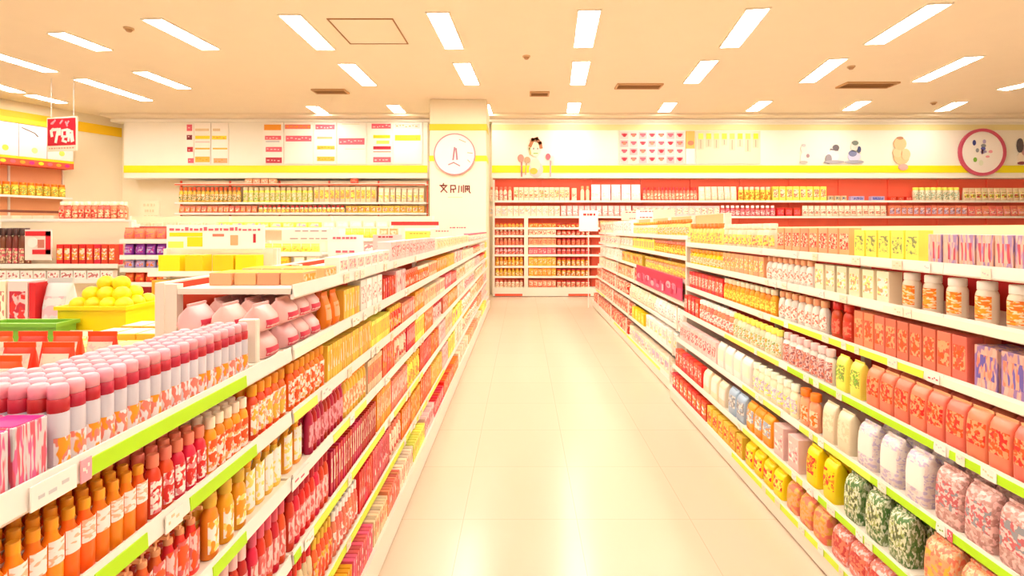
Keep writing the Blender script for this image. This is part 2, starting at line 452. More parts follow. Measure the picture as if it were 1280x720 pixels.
def can(w, h, body, top, name='food_can'):
    B = MB(); B.loft([ring(0,0,z*h,w/2*s,w/2*s,12) for z, s in ((.03,1),(.97,1))], c_(body,.2,.35))
    T = MB(); T.loft([ring(0,0,z*h,w/2*s,w/2*s,12) for z, s in ((.97,1.02),(1,1.02),(1,.9),(.985,.88))], c_(top,0,.3))
    K = MB(); K.loft([ring(0,0,z*h,w/2*s,w/2*s,12) for z, s in ((0,1.02),(.03,1.02))], c_(top,0,.3))
    return [(name, B), ('rim', T), ('foot_ring', K)]
def stub(w, d, h, body, cap, label=None, name='squeeze_tube'):
    B = MB(); B.loft([ring(0,0,h*.22,w*.36,w*.36,10), ring(0,0,h*.3,w*.42,w*.36,10), ring(0,0,h*.7,w*.47,d*.25,10), ring(0,0,h,w*.49,d*.04,10)], c_(body,.4,.35))
    C = MB(); C.loft([ring(0,0,0,w*.36,w*.36,10), ring(0,0,h*.22,w*.34,w*.34,10)], c_(cap,.2,.4))
    return [(name, B), ('cap', C)]
def blister(w, d, h, card, bub, name='blister_pack'):
    B = MB(); B.box(-w/2, w/2, d*.3, d*.36, 0, h, c_(card,.3,.5))
    B.box(-w*.36, w*.36, -d*.1, d*.32, 0, h*.05, c_(card,.3,.5))
    L = MB(); L.loft([ring(0,d*.1,z*h,w*.38*s,d*.3*s,10,3.5) for z, s in ((.05,.8),(.1,1),(.55,1),(.6,.8))], c_(bub,.4,.25))
    return [(name, B), ('bubble', L)]
def book(w, d, h, body, label=None, name='slim_carton'):
    B = MB(); B.box(-w/2, w/2, -d/2, d/2, 0, h, c_(body,.6,.4), .001)
    o = [(name, B)]
    if label:
        L = MB(); L.box(-w*.3, w*.3, -d/2-.0008, -d/2+.0004, .3*h, .85*h, c_(label)); o.append(('label', L))
    return o

COUNT = {}
def refine(name, w, h):
    if name == 'carton': return 'wide_carton' if w >= .125 else 'low_carton' if h <= .132 else 'narrow_carton' if w < .076 else 'carton'
    if name == 'slim_carton': return 'striped_carton' if w >= .0275 else name
    if name == 'capped_bottle': return 'round_bottle' if w >= .08 else 'slender_bottle' if w < .05 else name
    return name
class Product:
    """one kind: full (with parts) and small (single mesh) source"""
    def __init__(s, parts):
        s.parts = parts; s.name = parts[0][0]; s.full = None; s.small = None
        vs = parts[0][1].v
        allv = [v for _, m in parts for v in m.v]
        s.w = max(v[0] for v in allv)-min(v[0] for v in allv)
        s.y0 = min(v[1] for v in allv); s.y1 = max(v[1] for v in allv)
        s.h = max(v[2] for v in allv)
        s.name = refine(s.name, s.w, s.h); s.parts[0] = (s.name, s.parts[0][1])
    def get(s, detail):
        if detail:
            if not s.full: s.full = [(n, m.mesh(n)) for n, m in s.parts]
            return s.full
        if not s.small:
            M = MB()
            for _, m in s.parts:
                for f, mi, sm in zip(m.f, m.mi, m.sm): pass
                o = len(M.v); M.v += m.v
                idx = [M.m(x) for x in m.mats]
                for f, mi, sm in zip(m.f, m.mi, m.sm):
                    M.f.append(tuple(a+o for a in f)); M.mi.append(idx[mi]); M.sm.append(sm)
            s.small = [(s.name, M.mesh(s.name))]
        return s.small
    def place(s, mw, label, cat, group, detail):
        COUNT[s.name] = COUNT.get(s.name, 0)+1
        src = s.get(detail); root = None
        for n, me in src:
            o = bpy.data.objects.new(n, me); COL.objects.link(o)
            if root is None:
                root = o; o.matrix_world = mw
                tag(o, label, cat, group)
            else: o.parent = root
        return root
CATS = dict(wide_carton='box', low_carton='box', narrow_carton='box', striped_carton='box', round_bottle='bottle', slender_bottle='bottle', capped_bottle='bottle', pump_bottle='bottle', spray_bottle='bottle', domed_bottle='bottle', sauce_bottle='bottle', carton='box', tall_carton='box',
    slim_carton='box', pouch='pouch', refill_pouch='pouch', snack_bag='bag', jar='jar', storage_jar='jar', food_can='can', squeeze_tube='tube', blister_pack='pack')

# ---------------------------------------------------------------- shelving racks
def rack(label, org, rot, length, shelves, depth=.44, height=1.45, back='salmon', base_h=.15, base_out=.04, bay=0.9, board_h=None, segs=None,
         tags=None, frame=M_SHELF, name='shelving_rack', kick=None, cat='shelving', top_panel=None, group=None, th=.045, auto_tags=None, up=None):
    """local x along the front, -y faces the shopper; shelves = [(z of board underside, front offset, has_rail)]"""
    r = empty(name, org, rot); tag(r, label, cat, group)
    nb = max(1, round(length/bay)); bw = length/nb
    B = MB(); B.box(0, length, depth-.02, depth, base_h, height, c_(back, 0, .6)); B.build('back_panel', r)
    K = MB(); K.box(0, length, -base_out, depth, 0.012, base_h, c_(kick, 0, .5) if kick else frame); K.box(.02, length-.02, -base_out+.02, depth-.01, 0, .012, mat('brown', .7)); K.build('base', r)
    E = MB(); E.box(-.003, length+.003, depth-.024, depth+.004, height, height+.005, frame)
    for xa, xb in ((-.004, 0), (length, length+.004)): E.box(xa, xb, depth-.024, depth+.004, base_h, height, frame)
    E.box(0, length, depth, depth+.004, base_h, height, frame); E.build('edge_trim', r)
    if top_panel:
        T = MB(); T.box(0, length, depth-.025, depth+.003, height+.005, height+top_panel[0], c_(top_panel[1], 0, .5)); T.build('header_panel', r)
    for i in range(nb+1):
        U = MB(); x = min(max(i*bw, .015), length-.015)
        U.box(x-.015, x+.015, depth-.06, depth-.021, base_h, height, c_(up) if up else frame); U.build('upright', r)
    tg = random.Random(int(length*1000))
    if auto_tags:
        tags = dict(tags or {})
        for si in range(len(shelves)):
            cand = [(tg.uniform(*auto_tags[:2]), tg.uniform(.03, .06), tg.choice(['white','pale','#f6e6d0']), tg.choice(['sand','grey','blush'])) for _ in range(auto_tags[2]*2)]
            keep = list(tags.get(si, []))
            for q in cand:
                if all(q[0]+q[1]+.01 < k_[0] or q[0] > k_[0]+k_[1]+.01 for k_ in keep) and len(keep) < auto_tags[2]+2: keep.append(q)
            tags[si] = keep
    for si, (z, off, rail) in enumerate(shelves):
        for i in range(nb):
            x0, x1 = i*bw+.001, (i+1)*bw-.001
            S = MB(); S.box(x0, x1, off+.006, depth-.062, z+th*.35, z+th*.75, frame); so = S.build('shelf', r)
            if rail:
                Q = MB(); Q.add([(x0,off+.005,z),(x1,off+.005,z),(x1,off,z+.006),(x0,off,z+.006),(x1,off+.004,z+th),(x0,off+.004,z+th),(x1,off+.008,z+th),(x0,off+.008,z+th),(x1,off+.012,z),(x0,off+.012,z)],
                    [(0,1,2,3),(3,2,4,5),(5,4,6,7),(7,6,8,9),(9,8,1,0),(0,3,5,7,9),(1,8,6,4,2)], M_RAIL)
                Q.build('price_rail', so)
        if segs and si in segs:
            for (a, c, col) in segs[si]:
                a = max(a, 0.003); c = min(c, length-.003)
                if c <= a: continue
                S = MB(); S.add([(a,off-.0015,z+.004),(c,off-.0015,z+.004),(c,off+.0005,z+th*.72),(a,off+.0005,z+th*.72),(a,off+.004,z+.004),(c,off+.004,z+.004),(c,off+.005,z+th*.72),(a,off+.005,z+th*.72)],
                    [(0,1,2,3),(7,6,5,4),(0,4,5,1),(3,2,6,7),(0,3,7,4),(1,5,6,2)], mat(col, .45))
                S.build('price_strip', r)
        if tags and si in tags:
            for (a, wd, col, ink) in tags[si]:
                T = MB(); T.box(a, a+wd, off-.004, off-.0018, z+.002, z+th*.85, mat(col, .5))
                k = a+wd*.15
                while k < a+wd*.8:
                    l = wd*random.uniform(.08, .22); zz = z+th*random.uniform(.3, .6)
                    T.box(k, k+l, off-.0048, off-.004, zz, zz+th*.12, mat(ink, .6)); k += l*1.7
                T.build('price_tag', r)
    bpy.context.view_layer.update()
    r_mw = Matrix.Translation(Vector(org)) @ Matrix.Rotation(rot, 4, 'Z')
    return dict(root=r, mw=r_mw, shelves=shelves, depth=depth, length=length, base_h=base_h, base_out=base_out, th=th)
def fill(rk, si, x0, x1, prod, label, group, rows=1, gap=1.06, detail=False, inset=.012, jit=.3, stack=1, face=0.0, rowf=None, y_off=None, zf=None):
    """stand copies of a product side by side on shelf si (None = base deck) between local x0 and x1"""
    if si is None: z = rk['base_h']; off = -rk['base_out']
    else: z = rk['shelves'][si][0]+rk['th']*.75; off = rk['shelves'][si][1]
    if zf is not None: z = zf
    pw = prod.w*gap; pd = (prod.y1-prod.y0)*1.05
    n = max(1, int((x1-x0)/pw+1e-6)); pitch = (x1-x0)/n
    cat = CATS.get(prod.name, prod.name.split('_')[-1])
    for i in range(n):
        rr = rows if rowf is None else rowf(i/max(1, n-1))
        for j in range(int(rr)):
            y = off + max(inset, .0135) + .001 - prod.y0 + j*pd + (y_off or 0)
            if y + prod.y1 > rk['depth']-.062: break
            for k in range(stack):
                x = x0+(i+.5)*pitch + random.uniform(-1, 1)*max(0, pitch-prod.w)*.45*jit
                mw = rk['mw'] @ Matrix.Translation((x, y, z+.0008+k*(prod.h+.0008))) @ Matrix.Rotation(random.uniform(-1, 1)*R(2.0)*jit+face, 4, 'Z')
                prod.place(mw, label, cat, group, detail)

# ================================================================ LEFT AISLE RACKS
LX = -0.70
LS = [1.195, 1.0, .80, .564, .312]          # undersides of the price rails
def seg(*a): return list(a)
# near rack: world y from .42 to 1.36   (local x = y - .42)
Y0 = .30
T = lambda a, c, col: (a-Y0, c-Y0, col)
left_near = rack('low white rack of bottles along the left side of the aisle, closest to the camera', (LX, Y0, 0), PI/2, 1.258, [(z, 0, True) for z in LS], depth=.42, height=1.22, back='vermilion',
    bay=1.258, segs={0: [T(.815,1.30,'lime')], 1: [T(.84,.957,'lime'), T(1.08,1.35,'lime')], 2: [T(1.16,1.30,'lime')], 3: [], 4: [T(1.0,1.3,'lime')]},
    tags={0: [(.725-Y0,.075,'white','grey'), (.808-Y0,.02,'pink','white')], 1: [(1.0-Y0,.05,'white','sand')], 2: [(.95-Y0,.06,'white','sand')]})
flame = pmat('#e9e2e6', 'tang', 'amber', 55, 28, .5)
dome = Product(domed(.0285, .127, '#d2ccd6', 'crimson', 'pink', flame, name='domed_bottle'))
fill(left_near, 0, .79-Y0, 1.345-Y0, dome, 'slim grey bottle with domed pink cap and flame-coloured label on the low top shelf', 'pink capped bottles on the low top shelf',
     gap=1.02, detail=True, inset=.004, rowf=lambda t: 6.6-3*t, jit=.4)
mag = Product(carton(.052, .06, .09, pmat('#cfc8ca', 'magenta', 'rose', 120, 12, .35), None, 'magenta', name='carton'))
fill(left_near, 0, .42-Y0, .775-Y0, mag, 'small grey striped carton with bright magenta lid beside the pink capped bottles', 'magenta topped cartons', rows=4, detail=True, gap=1.01, inset=.004)
wl_ = pmat('#f2e6e0', 'peach', None, 40, 90, .25)
opump = Product(bottle(.029, .027, .118, 'orange', 'amber', wl_, 12, neck=.5, capr=.3, caph=.14, lz=(.42,.74), arc=60, name='slender_bottle'))
fill(left_near, 1, .42-Y0, .985-Y0, opump, 'orange bottle with round amber cap and small white label on the second shelf', 'orange bottles with white labels on the second shelf', rows=6, detail=True, gap=1.02, inset=.004)
rbot = Product(bottle(.03, .027, .122, 'red', 'salmon', pmat('white','rose','red',50,50,.4), 12, lz=(.08,.6), name='capped_bottle'))
fill(left_near, 1, .99-Y0, 1.17-Y0, rbot, 'red bottle with salmon cap and pink-white label, second shelf beside the orange bottles', 'red capped bottles on the second shelf', rows=6, detail=True, inset=.004)
obot = Product(bottle(.032, .027, .128, 'amber', 'pale', pmat('white','amber','tang',50,40,.4), 12, lz=(.05,.6), name='capped_bottle'))
fill(left_near, 1, 1.175-Y0, 1.345-Y0, obot, 'amber bottle with cream cap and white label, second shelf beside the end panel', 'amber bottles on the second shelf', rows=5, detail=True, inset=.004)
ro = Product(pump(.034, .03, .15, 'vermilion', 'peach', pmat('blush','red','tang',45,25,.5), name='pump_bottle', lz=(.1,.8)))
fill(left_near, 2, .50-Y0, 1.16-Y0, ro, 'red-orange pump bottle with peach pump head on the third shelf', 'red-orange pump bottles on the third shelf', rows=4, detail=True)
yo = Product(bottle(.042, .034, .148, 'amber', 'gold', pmat('white','yellow','amber',40,30,.4), 12, lz=(.1,.6), name='capped_bottle'))
fill(left_near, 2, 1.17-Y0, 1.345-Y0, yo, 'golden yellow bottle with white label on the third shelf beside the end panel', 'golden bottles on the third shelf', rows=3, detail=True)
cr = Product(bottle(.036, .03, .185, 'crimson', 'blush', pmat('pink','crimson','white',50,30,.5), 10, lz=(.08,.6), name='sauce_bottle'))
fill(left_near, 3, .75-Y0, 1.345-Y0, cr, 'crimson bottle with blush cap on the fourth shelf of the near rack', 'crimson bottles on the fourth shelf', rows=2, detail=True)
oc = Product(book(.03, .1, .17, 'tang', pmat('peach','tang',None,60,20,.5)))
fill(left_near, 4, .95-Y0, 1.345-Y0, oc, 'slim orange carton on the fifth shelf of the near rack', 'slim orange cartons on the fifth shelf')
# end panel between the two racks
r = empty('divider_panel', (LX, 1.385, 1.231)); tag(r, 'white upright panel beside the last pink capped bottles', 'panel')
b = MB(); b.box(-.064, -.014, -.010, .010, .008, .125, M_SHELF, .003); b.build('board', r)
b = MB(); b.box(-.30, -.014, -.03, .02, 0, .008, M_SHELF); b.build('foot_plate', r)

# far left rack: world y 1.46 .. 10.4
Y1 = 1.57; YE = 10.4
T = lambda a, c, col: (a-Y1, c-Y1, col)
FS = [1.383] + LS
left_far = rack('long white rack of cartons along the left side of the aisle', (LX, Y1, 0), PI/2, YE-Y1, [(z, 0, True) for z in FS], auto_tags=(.1, 2.2, 4), depth=.42, height=1.43, back='vermilion',
    segs={1: [T(1.5,1.9,'mint')], 2: [T(1.5,1.75,'lemon')], 3: [T(1.9,2.3,'lemon')], 4: [T(1.48,1.62,'lime'), T(1.72,2.6,'#d6e83a'), T(2.8,3.6,'lemon')], 5: [T(1.5,3.2,'#cfe52a'), T(3.4,4.6,'lemon')]},
    tags={2: [(T(1.78,0,0)[0], .09, 'white', 'grey')], 3: [(T(1.55,0,0)[0], .12, 'white', 'rose'), (T(2.6,0,0)[0], .09, 'white', 'sand')], 1: [(T(2.1,0,0)[0], .09, 'white', 'sand')], 4: [(T(1.64,0,0)[0], .07, 'white', 'sand')]})
band = pmat('blush', 'rose', 'white', 6, 60, .5)
bag = Product(pouch(.085, .09, .078, '#e6b2ae', mat('#cf3550',.4), name='snack_bag', lz=(.12,.42)))
fill(left_near, 0, 1.41-Y0, 1.565-Y0, bag, 'blush bag with rose top seal beside the white divider panel', 'blush bags beside the divider panel', rows=3, detail=True, stack=2, gap=1.02)
fill(left_near, 1, 1.36-Y0, 1.56-Y0, Product(bottle(.036,.03,.145,'tang','amber',pmat('white','orange','gold',50,40,.45),10,lz=(.1,.65))), 'orange-red bottle with amber cap below the divider panel', 'orange-red bottles below the divider panel', rows=3, detail=True, inset=.004)
fill(left_near, 2, 1.36-Y0, 1.56-Y0, Product(pump(.042,.036,.17,'gold','amber',pmat('white','yellow',None,40,30,.3),lz=(.1,.85))), 'gold pump bottle with white label on the third shelf', 'gold pump bottles on the third shelf', rows=2, detail=True)
fill(left_near, 3, 1.36-Y0, 1.56-Y0, Product(bottle(.034,.03,.185,'red','rose',pmat('blush','red',None,60,20,.5),10,name='sauce_bottle')), 'red sauce bottle with rose cap on the fourth shelf', 'red sauce bottles on the fourth shelf', rows=2, detail=True)
fill(left_near, 4, 1.36-Y0, 1.56-Y0, Product(book(.026,.1,.19,'orange',pmat('peach','tang',None,60,20,.5))), 'slim pure orange carton at the far end of the fifth shelf', 'slim pure orange cartons on the fifth shelf')
fill(left_near, None, 1.2-Y0, 1.56-Y0, Product(book(.026,.1,.13,'crimson',pmat('rose','blush',None,60,20,.5))), 'slim crimson carton on the base deck of the near rack', 'slim crimson cartons on the base deck')
fill(left_far, 1, 1.575-Y1, 1.84-Y1, bag, 'blush bag with rose top seal under the near end of the upper shelf', 'blush bags under the upper shelf', rows=3, detail=True, stack=2, gap=1.02)
def series(rk, y0, si, items, gname, base):
    for (a, c, prod, desc, kw) in items:
        fill(rk, si, a-y0, c-y0, prod, desc, desc + ' ' + gname, **kw)
def pr(f, *a, **k): return Product(f(*a, **k))
VA = [('salmon','tang'),('peach','red'),('amber','tang'),('red','blush'),('sand','amber'),('rose','white'),('gold','red'),('orange','white')]
def thin(c, ink, w=.026, h=.16, d=.11, name='slim_carton'):
    mp_ = {'salmon':'tang','peach':'salmon','sand':'gold','blush':'#f09080','rose':'red'}; c = mp_.get(c, c); h = h-.018
    return Product(book(w, d, h, c, pmat(c, ink, 'pale', 70, 14, .55), name=name))
pk = dict(rows=1)
plans = {
 0: [(1.62,2.0, pr(carton,.12,.07,.04,'peach',pmat('amber','cream',None,30,30,.4),'yellow'), 'flat peach carton with yellow lid at the near end of the upper shelf', dict(rows=4, detail=True)),
     (2.0,2.75, pr(carton,.10,.06,.07,'white',pmat('blush','rose','cream',50,50,.35)), 'small white carton at the near end of the upper shelf', pk),
     (2.8,4.2, pr(carton,.10,.08,.11,'blush',pmat('white','rose','red',60,40,.4)), 'white and blush carton on the upper shelf halfway down', pk),
     (4.3,6.8, pr(carton,.14,.08,.10,'cream',pmat('pale','lemon','salmon',40,40,.5)), 'cream carton on the upper shelf toward the pillar', pk),
     (6.9,10.3, pr(bottle,.12,.08,.12,'pale','rose',pmat('white','salmon',None,30,30,.4),8), 'pale bottle with rose cap on the upper shelf by the pillar', pk)],
 1: [(1.86,2.04, pr(pouch,.06,.05,.135,'orange','peach',name='refill_pouch'), 'orange and peach refill pouch beside the blush bags', dict(rows=2)),
     (2.05,2.25, thin('sand','peach',.03,.14), 'sand coloured slim carton between the pouches and white packs', pk),
     (2.26,2.62, pr(carton,.075,.06,.14,'white',pmat('white','crimson',None,50,30,.3),name='tall_carton'), 'tall white carton with crimson print under the upper shelf', pk),
     (2.63,2.95, pr(pouch,.08,.06,.13,'red','salmon',name='refill_pouch'), 'red refill pouch among the white packs', pk),
     (3.0,3.9, thin('pale','rose',.035,.14), 'pale slim carton with rose stripes past the red pouches', pk),
     (3.9,4.6, thin('salmon','tang',.06,.14), 'salmon carton on the second level near mid-rack', pk),
     (4.7,7.2, pr(carton,.13,.08,.14,'peach',pmat('salmon','cream','red',40,40,.5)), 'peach carton on the second level past mid-rack', pk),
     (7.2,10.3, pr(bottle,.13,.08,.14,'salmon','cream',None,8), 'salmon bottle with cream cap on the second level by the pillar', pk)],
 2: [(1.58,1.86, pr(bottle,.036,.03,.145,'orange','amber',pmat('white','amber','tang',50,40,.45),10,lz=(.1,.65)), 'orange bottle with amber cap and white label past the divider panel', dict(rows=3, detail=True)),
     (1.88,2.42, thin('sand','amber',.022,.15), 'very slim sand and amber carton on the third level', dict(gap=1.15)),
     (2.45,3.0, thin('blush','crimson',.024,.15), 'slim blush and crimson carton on the third level', dict(gap=1.15)),
     (3.0,4.2, thin('peach','tang',.04,.15), 'peach striped carton on the third level', pk),
     (4.2,5.4, thin('red','pale',.07,.15), 'red carton on the third level before the pillar end', pk),
     (5.5,10.3, pr(carton,.15,.08,.15,'peach',pmat('cream','salmon','amber',30,30,.5)), 'peach and cream carton on the third level by the pillar', pk)],
 3: [(1.58,1.72, pr(pump,.05,.04,.175,'amber','gold',pmat('white','yellow',None,40,30,.3),lz=(.1,.85)), 'amber pump bottle with white label on the fourth level', dict(rows=2, detail=True)),
     (1.73,2.05, pr(bottle,.03,.03,.18,'crimson','rose',pmat('pink','crimson',None,60,20,.5),10,name='sauce_bottle'), 'crimson slim bottle past the amber pumps', dict(rows=2)),
     (2.06,2.35, pr(bottle,.034,.03,.18,'gold','amber',pmat('cream','orange',None,50,20,.5),10), 'gold bottle with cream label on the fourth level', dict(rows=2)),
     (2.36,2.8, thin('blush','salmon',.022,.17), 'slim blush and salmon carton on the fourth level', dict(gap=1.15)),
     (2.8,3.7, thin('gold','amber',.03,.16), 'slim gold and amber carton on the fourth level', dict(gap=1.1)),
     (3.7,5.0, thin('red','blush',.055,.16), 'red and blush carton on the fourth level', pk),
     (5.1,10.3, pr(carton,.17,.08,.15,'salmon',pmat('peach','cream','red',30,30,.5),name='tall_carton'), 'salmon tall carton on the fourth level by the pillar', pk)],
 4: [(1.58,1.9, pr(bottle,.036,.03,.19,'red','crimson',pmat('blush','red',None,60,20,.5),10,name='sauce_bottle'), 'red sauce bottle with blush label on the fifth level', dict(rows=2)),
     (1.91,2.5, thin('crimson','blush',.02,.18), 'very slim crimson and blush carton on the fifth level', dict(gap=1.3)),
     (2.5,3.1, thin('peach','tang',.026,.18), 'slim peach carton on the fifth level', dict(gap=1.15)),
     (3.1,4.3, thin('salmon','red',.04,.18), 'salmon carton with red stripes on the fifth level', pk),
     (4.4,5.2, pr(pouch,.12,.08,.19,'yellow','lemon'), 'bright yellow pouch hanging low near mid-rack', pk),
     (5.3,10.3, pr(carton,.17,.08,.17,'peach',pmat('cream','amber','red',30,30,.5),name='tall_carton'), 'peach tall carton on the fifth level by the pillar', pk)],
 5: [(1.58,2.3, thin('tang','peach',.022,.2), 'slim bright orange carton on the lowest shelf board', dict(gap=1.15)),
     (2.3,3.2, thin('salmon','amber',.028,.2), 'slim salmon carton on the lowest shelf board', dict(gap=1.12)),
     (3.2,4.4, thin('sand','tang',.04,.19), 'sand carton with orange stripes on the lowest shelf board', pk),
     (4.4,10.3, pr(carton,.16,.08,.19,'cream',pmat('lemon','peach','salmon',30,30,.5)), 'cream and lemon carton on the lowest shelf board', pk)],
 None: [(1.58,2.4, thin('rose','crimson',.026,.13), 'slim rose carton on the base deck', dict(gap=1.1)),
     (2.4,3.4, thin('blush','crimson',.034,.13), 'blush carton on the base deck', dict(gap=1.1)),
     (3.4,5.2, thin('salmon','white',.055,.13), 'salmon carton on the base deck', pk),
     (5.3,10.3, pr(carton,.19,.08,.13,'peach',pmat('cream','salmon',None,30,30,.5)), 'peach low carton on the base deck by the pillar', pk)]}
COMBO = [('tang','salmon','pale'),('gold','amber','cream'),('red','blush','salmon'),('salmon','white','red'),('amber','cream','tang'),('blush','crimson','white'),
         ('orange','pale','red'),('lemon','gold','salmon'),('rose','white','crimson'),('vermilion','gold','blush'),('sand','red','amber'),('pale','salmon','crimson')]
ORD = {1:'second', 2:'third', 3:'fourth', 4:'fifth', 5:'sixth', None:'lowest'}
HT = {1:.125, 2:.135, 3:.165, 4:.185, 5:.185, None:.125}
rnd = random.Random(11)
for si in (1, 2, 3, 4, 5, None):
    first = {1:2.63, 2:2.43, 3:2.37, 4:2.52, 5:1.58, None:1.58}[si]
    plans[si] = [it for it in plans[si] if it[1] <= first+.01]
    cs = COMBO[:]; rnd.shuffle(cs); z = first; k = 0
    while z < 5.2 and k < len(cs):
        L_ = rnd.uniform(.18, .34)*(z/2.2)**.8; c1, c2, c3 = cs[k]; k += 1
        w_ = (.022 if z < 2.6 else .032 if z < 3.6 else .055)
        h_ = HT[si]*rnd.uniform(.86, 1.03)
        nm_ = 'slim_carton' if w_ < .03 else 'striped_carton'
        if rnd.random() < .25: p_ = pr(bottle, w_*1.3, .03, h_, c1, c2, pmat(c2, c3, c1, 45, 20, .5), 8, name='sauce_bottle')
        else: p_ = Product(book(w_, .1, h_, c1, pmat(c2 if rnd.random() < .5 else c1, c3, c2, 60, 14, .5), name=nm_))
        plans[si].append((z, z+L_, p_, f'{c1} {"slender bottle" if p_.name == "sauce_bottle" else "slim carton"} with {c2} and {c3} print on the {ORD[si]} level', dict(gap=1.18 if z < 3.5 else 1.1)))
        z += L_+.012
    far = [('cream','red','amber'),('pale','salmon','white'),('lemon','cream','rose'),('blush','crimson','cream'),('white','amber','salmon'),('peach','pale','red')]  # pale colours imitate the haze over goods toward the pillar
    rnd.shuffle(far); k = 0
    while z < 10.0:
        L_ = min(10.3-z, rnd.uniform(.7, 1.4)); c1, c2, c3 = far[k % 6]; k += 1
        w_ = rnd.choice([.13, .16, .19]); h_ = HT[si]*rnd.uniform(.8, 1.05)
        p_ = pr(carton, w_, .08, h_, c1, pmat(c1, c2, c3, 14, 14, .35), name='carton') if rnd.random() < .65 else pr(bottle, w_*.8, .08, h_, c1, c3, pmat(c1, c2, None, 18, 18, .45), 8)
        plans[si].append((z, z+L_, p_, f'{c1} {"bottle" if "bottle" in p_.name else "carton"} with {c2} print toward the pillar on the {ORD[si]} level' + (' again' if k > 6 else ''), dict(gap=1.1)))
        z += L_+.04
for si, items in plans.items():
    series(left_far, Y1, si, items, 'of the long left rack', None)

# the other side of the left racks (seen only over the top)
BY = 2.5
back_near = rack('low white rack standing behind the pink capped bottles', (-1.565, BY, 0), -PI/2, 2.1, [(1.13, 0, True)], depth=.42, height=1.16, back='cream', bay=1.05)
opk = Product(pouch(.085, .05, .14, 'tang', pmat('#f0e0cc','blush',None,30,30,.2), name='refill_pouch', lz=(.2,.8)))
for ly in range(4):
    for lx in range(4):
        mw = back_near['mw'] @ Matrix.Translation((BY-1.05-ly*.14, .06+lx*.10, 1.166)) @ Matrix.Rotation(PI/2, 4, 'Z')
        opk.place(mw, 'orange refill pouch with large white patch behind the pink capped bottles', 'pouch', 'orange refill pouches behind the bottles', True)
fill(back_near, 0, BY-1.80, BY-1.56, Product(carton(.10,.08,.045,'sand',pmat('cream','gold',None,30,30,.4),'lemon',name='low_carton')), 'low sand coloured carton with lemon lid behind the left rack', 'low sand cartons behind the left rack', rows=4, detail=True)
fill(back_near, 0, BY-2.1, BY-1.81, Product(carton(.11,.08,.06,'gold',pmat('lemon','gold',None,30,30,.4),'cream')), 'low gold carton with cream lid behind the left rack', 'low gold cartons behind the left rack', rows=4, detail=True)

# ================================================================ RIGHT AISLE RACKS
def rrack(label, ya, yb, shelves, X=1.55, **k):
    return rack(label, (X, yb, 0), -PI/2, yb-ya, shelves, **k)
RS = [(1.43, 0, True), (1.24, 0, True), (1.017, 0, True), (.79, -.05, True), (.533, -.09, True), (.287, -.13, True), (.085, -.16, True)]
RA, RB = 0.9, 4.85
T = lambda a, c, col: (RB-c, RB-a, col)
right_near = rrack('tall white rack of cartons and bags along the right side of the aisle', RA, RB, RS, auto_tags=(1.4, 3.2, 5), depth=.42, height=1.475, top_panel=(.14, '#ecdcae'), back='red', base_h=.085, base_out=.155,
    segs={1: [T(1.0,2.2,'mint')], 2: [T(1.1,1.9,'mint'), T(1.98,3.2,'#d2ea40')], 3: [T(1.3,1.80,'lime'), T(1.87,2.9,'lime'), T(3.0,3.8,'lemon')], 4: [T(1.2,1.74,'lime'), T(1.81,2.15,'lime'), T(2.15,2.7,'#cfe850'), T(2.9,3.4,'lemon')],
          5: [T(1.4,2.46,'lime'), T(2.6,3.3,'lemon')], 6: [T(1.5,3.4,'#cbe63a')]},
    tags={2: [(RB-1.96,.06,'white','rose')], 3: [(RB-1.86,.05,'white','grey')], 4: [(RB-1.80,.035,'white','leaf'), (RB-1.755,.02,'rose','white')], 5: [(RB-2.55,.05,'white','sand')]})
def rfill(rk, yb, si, items, g):
    for (a, c, prod, desc, kw) in items:
        fill(rk, si, yb-c, yb-a, prod, desc, desc + ' ' + g, **kw)
D = dict(detail=True)
D2 = dict(detail=True, rows=2)
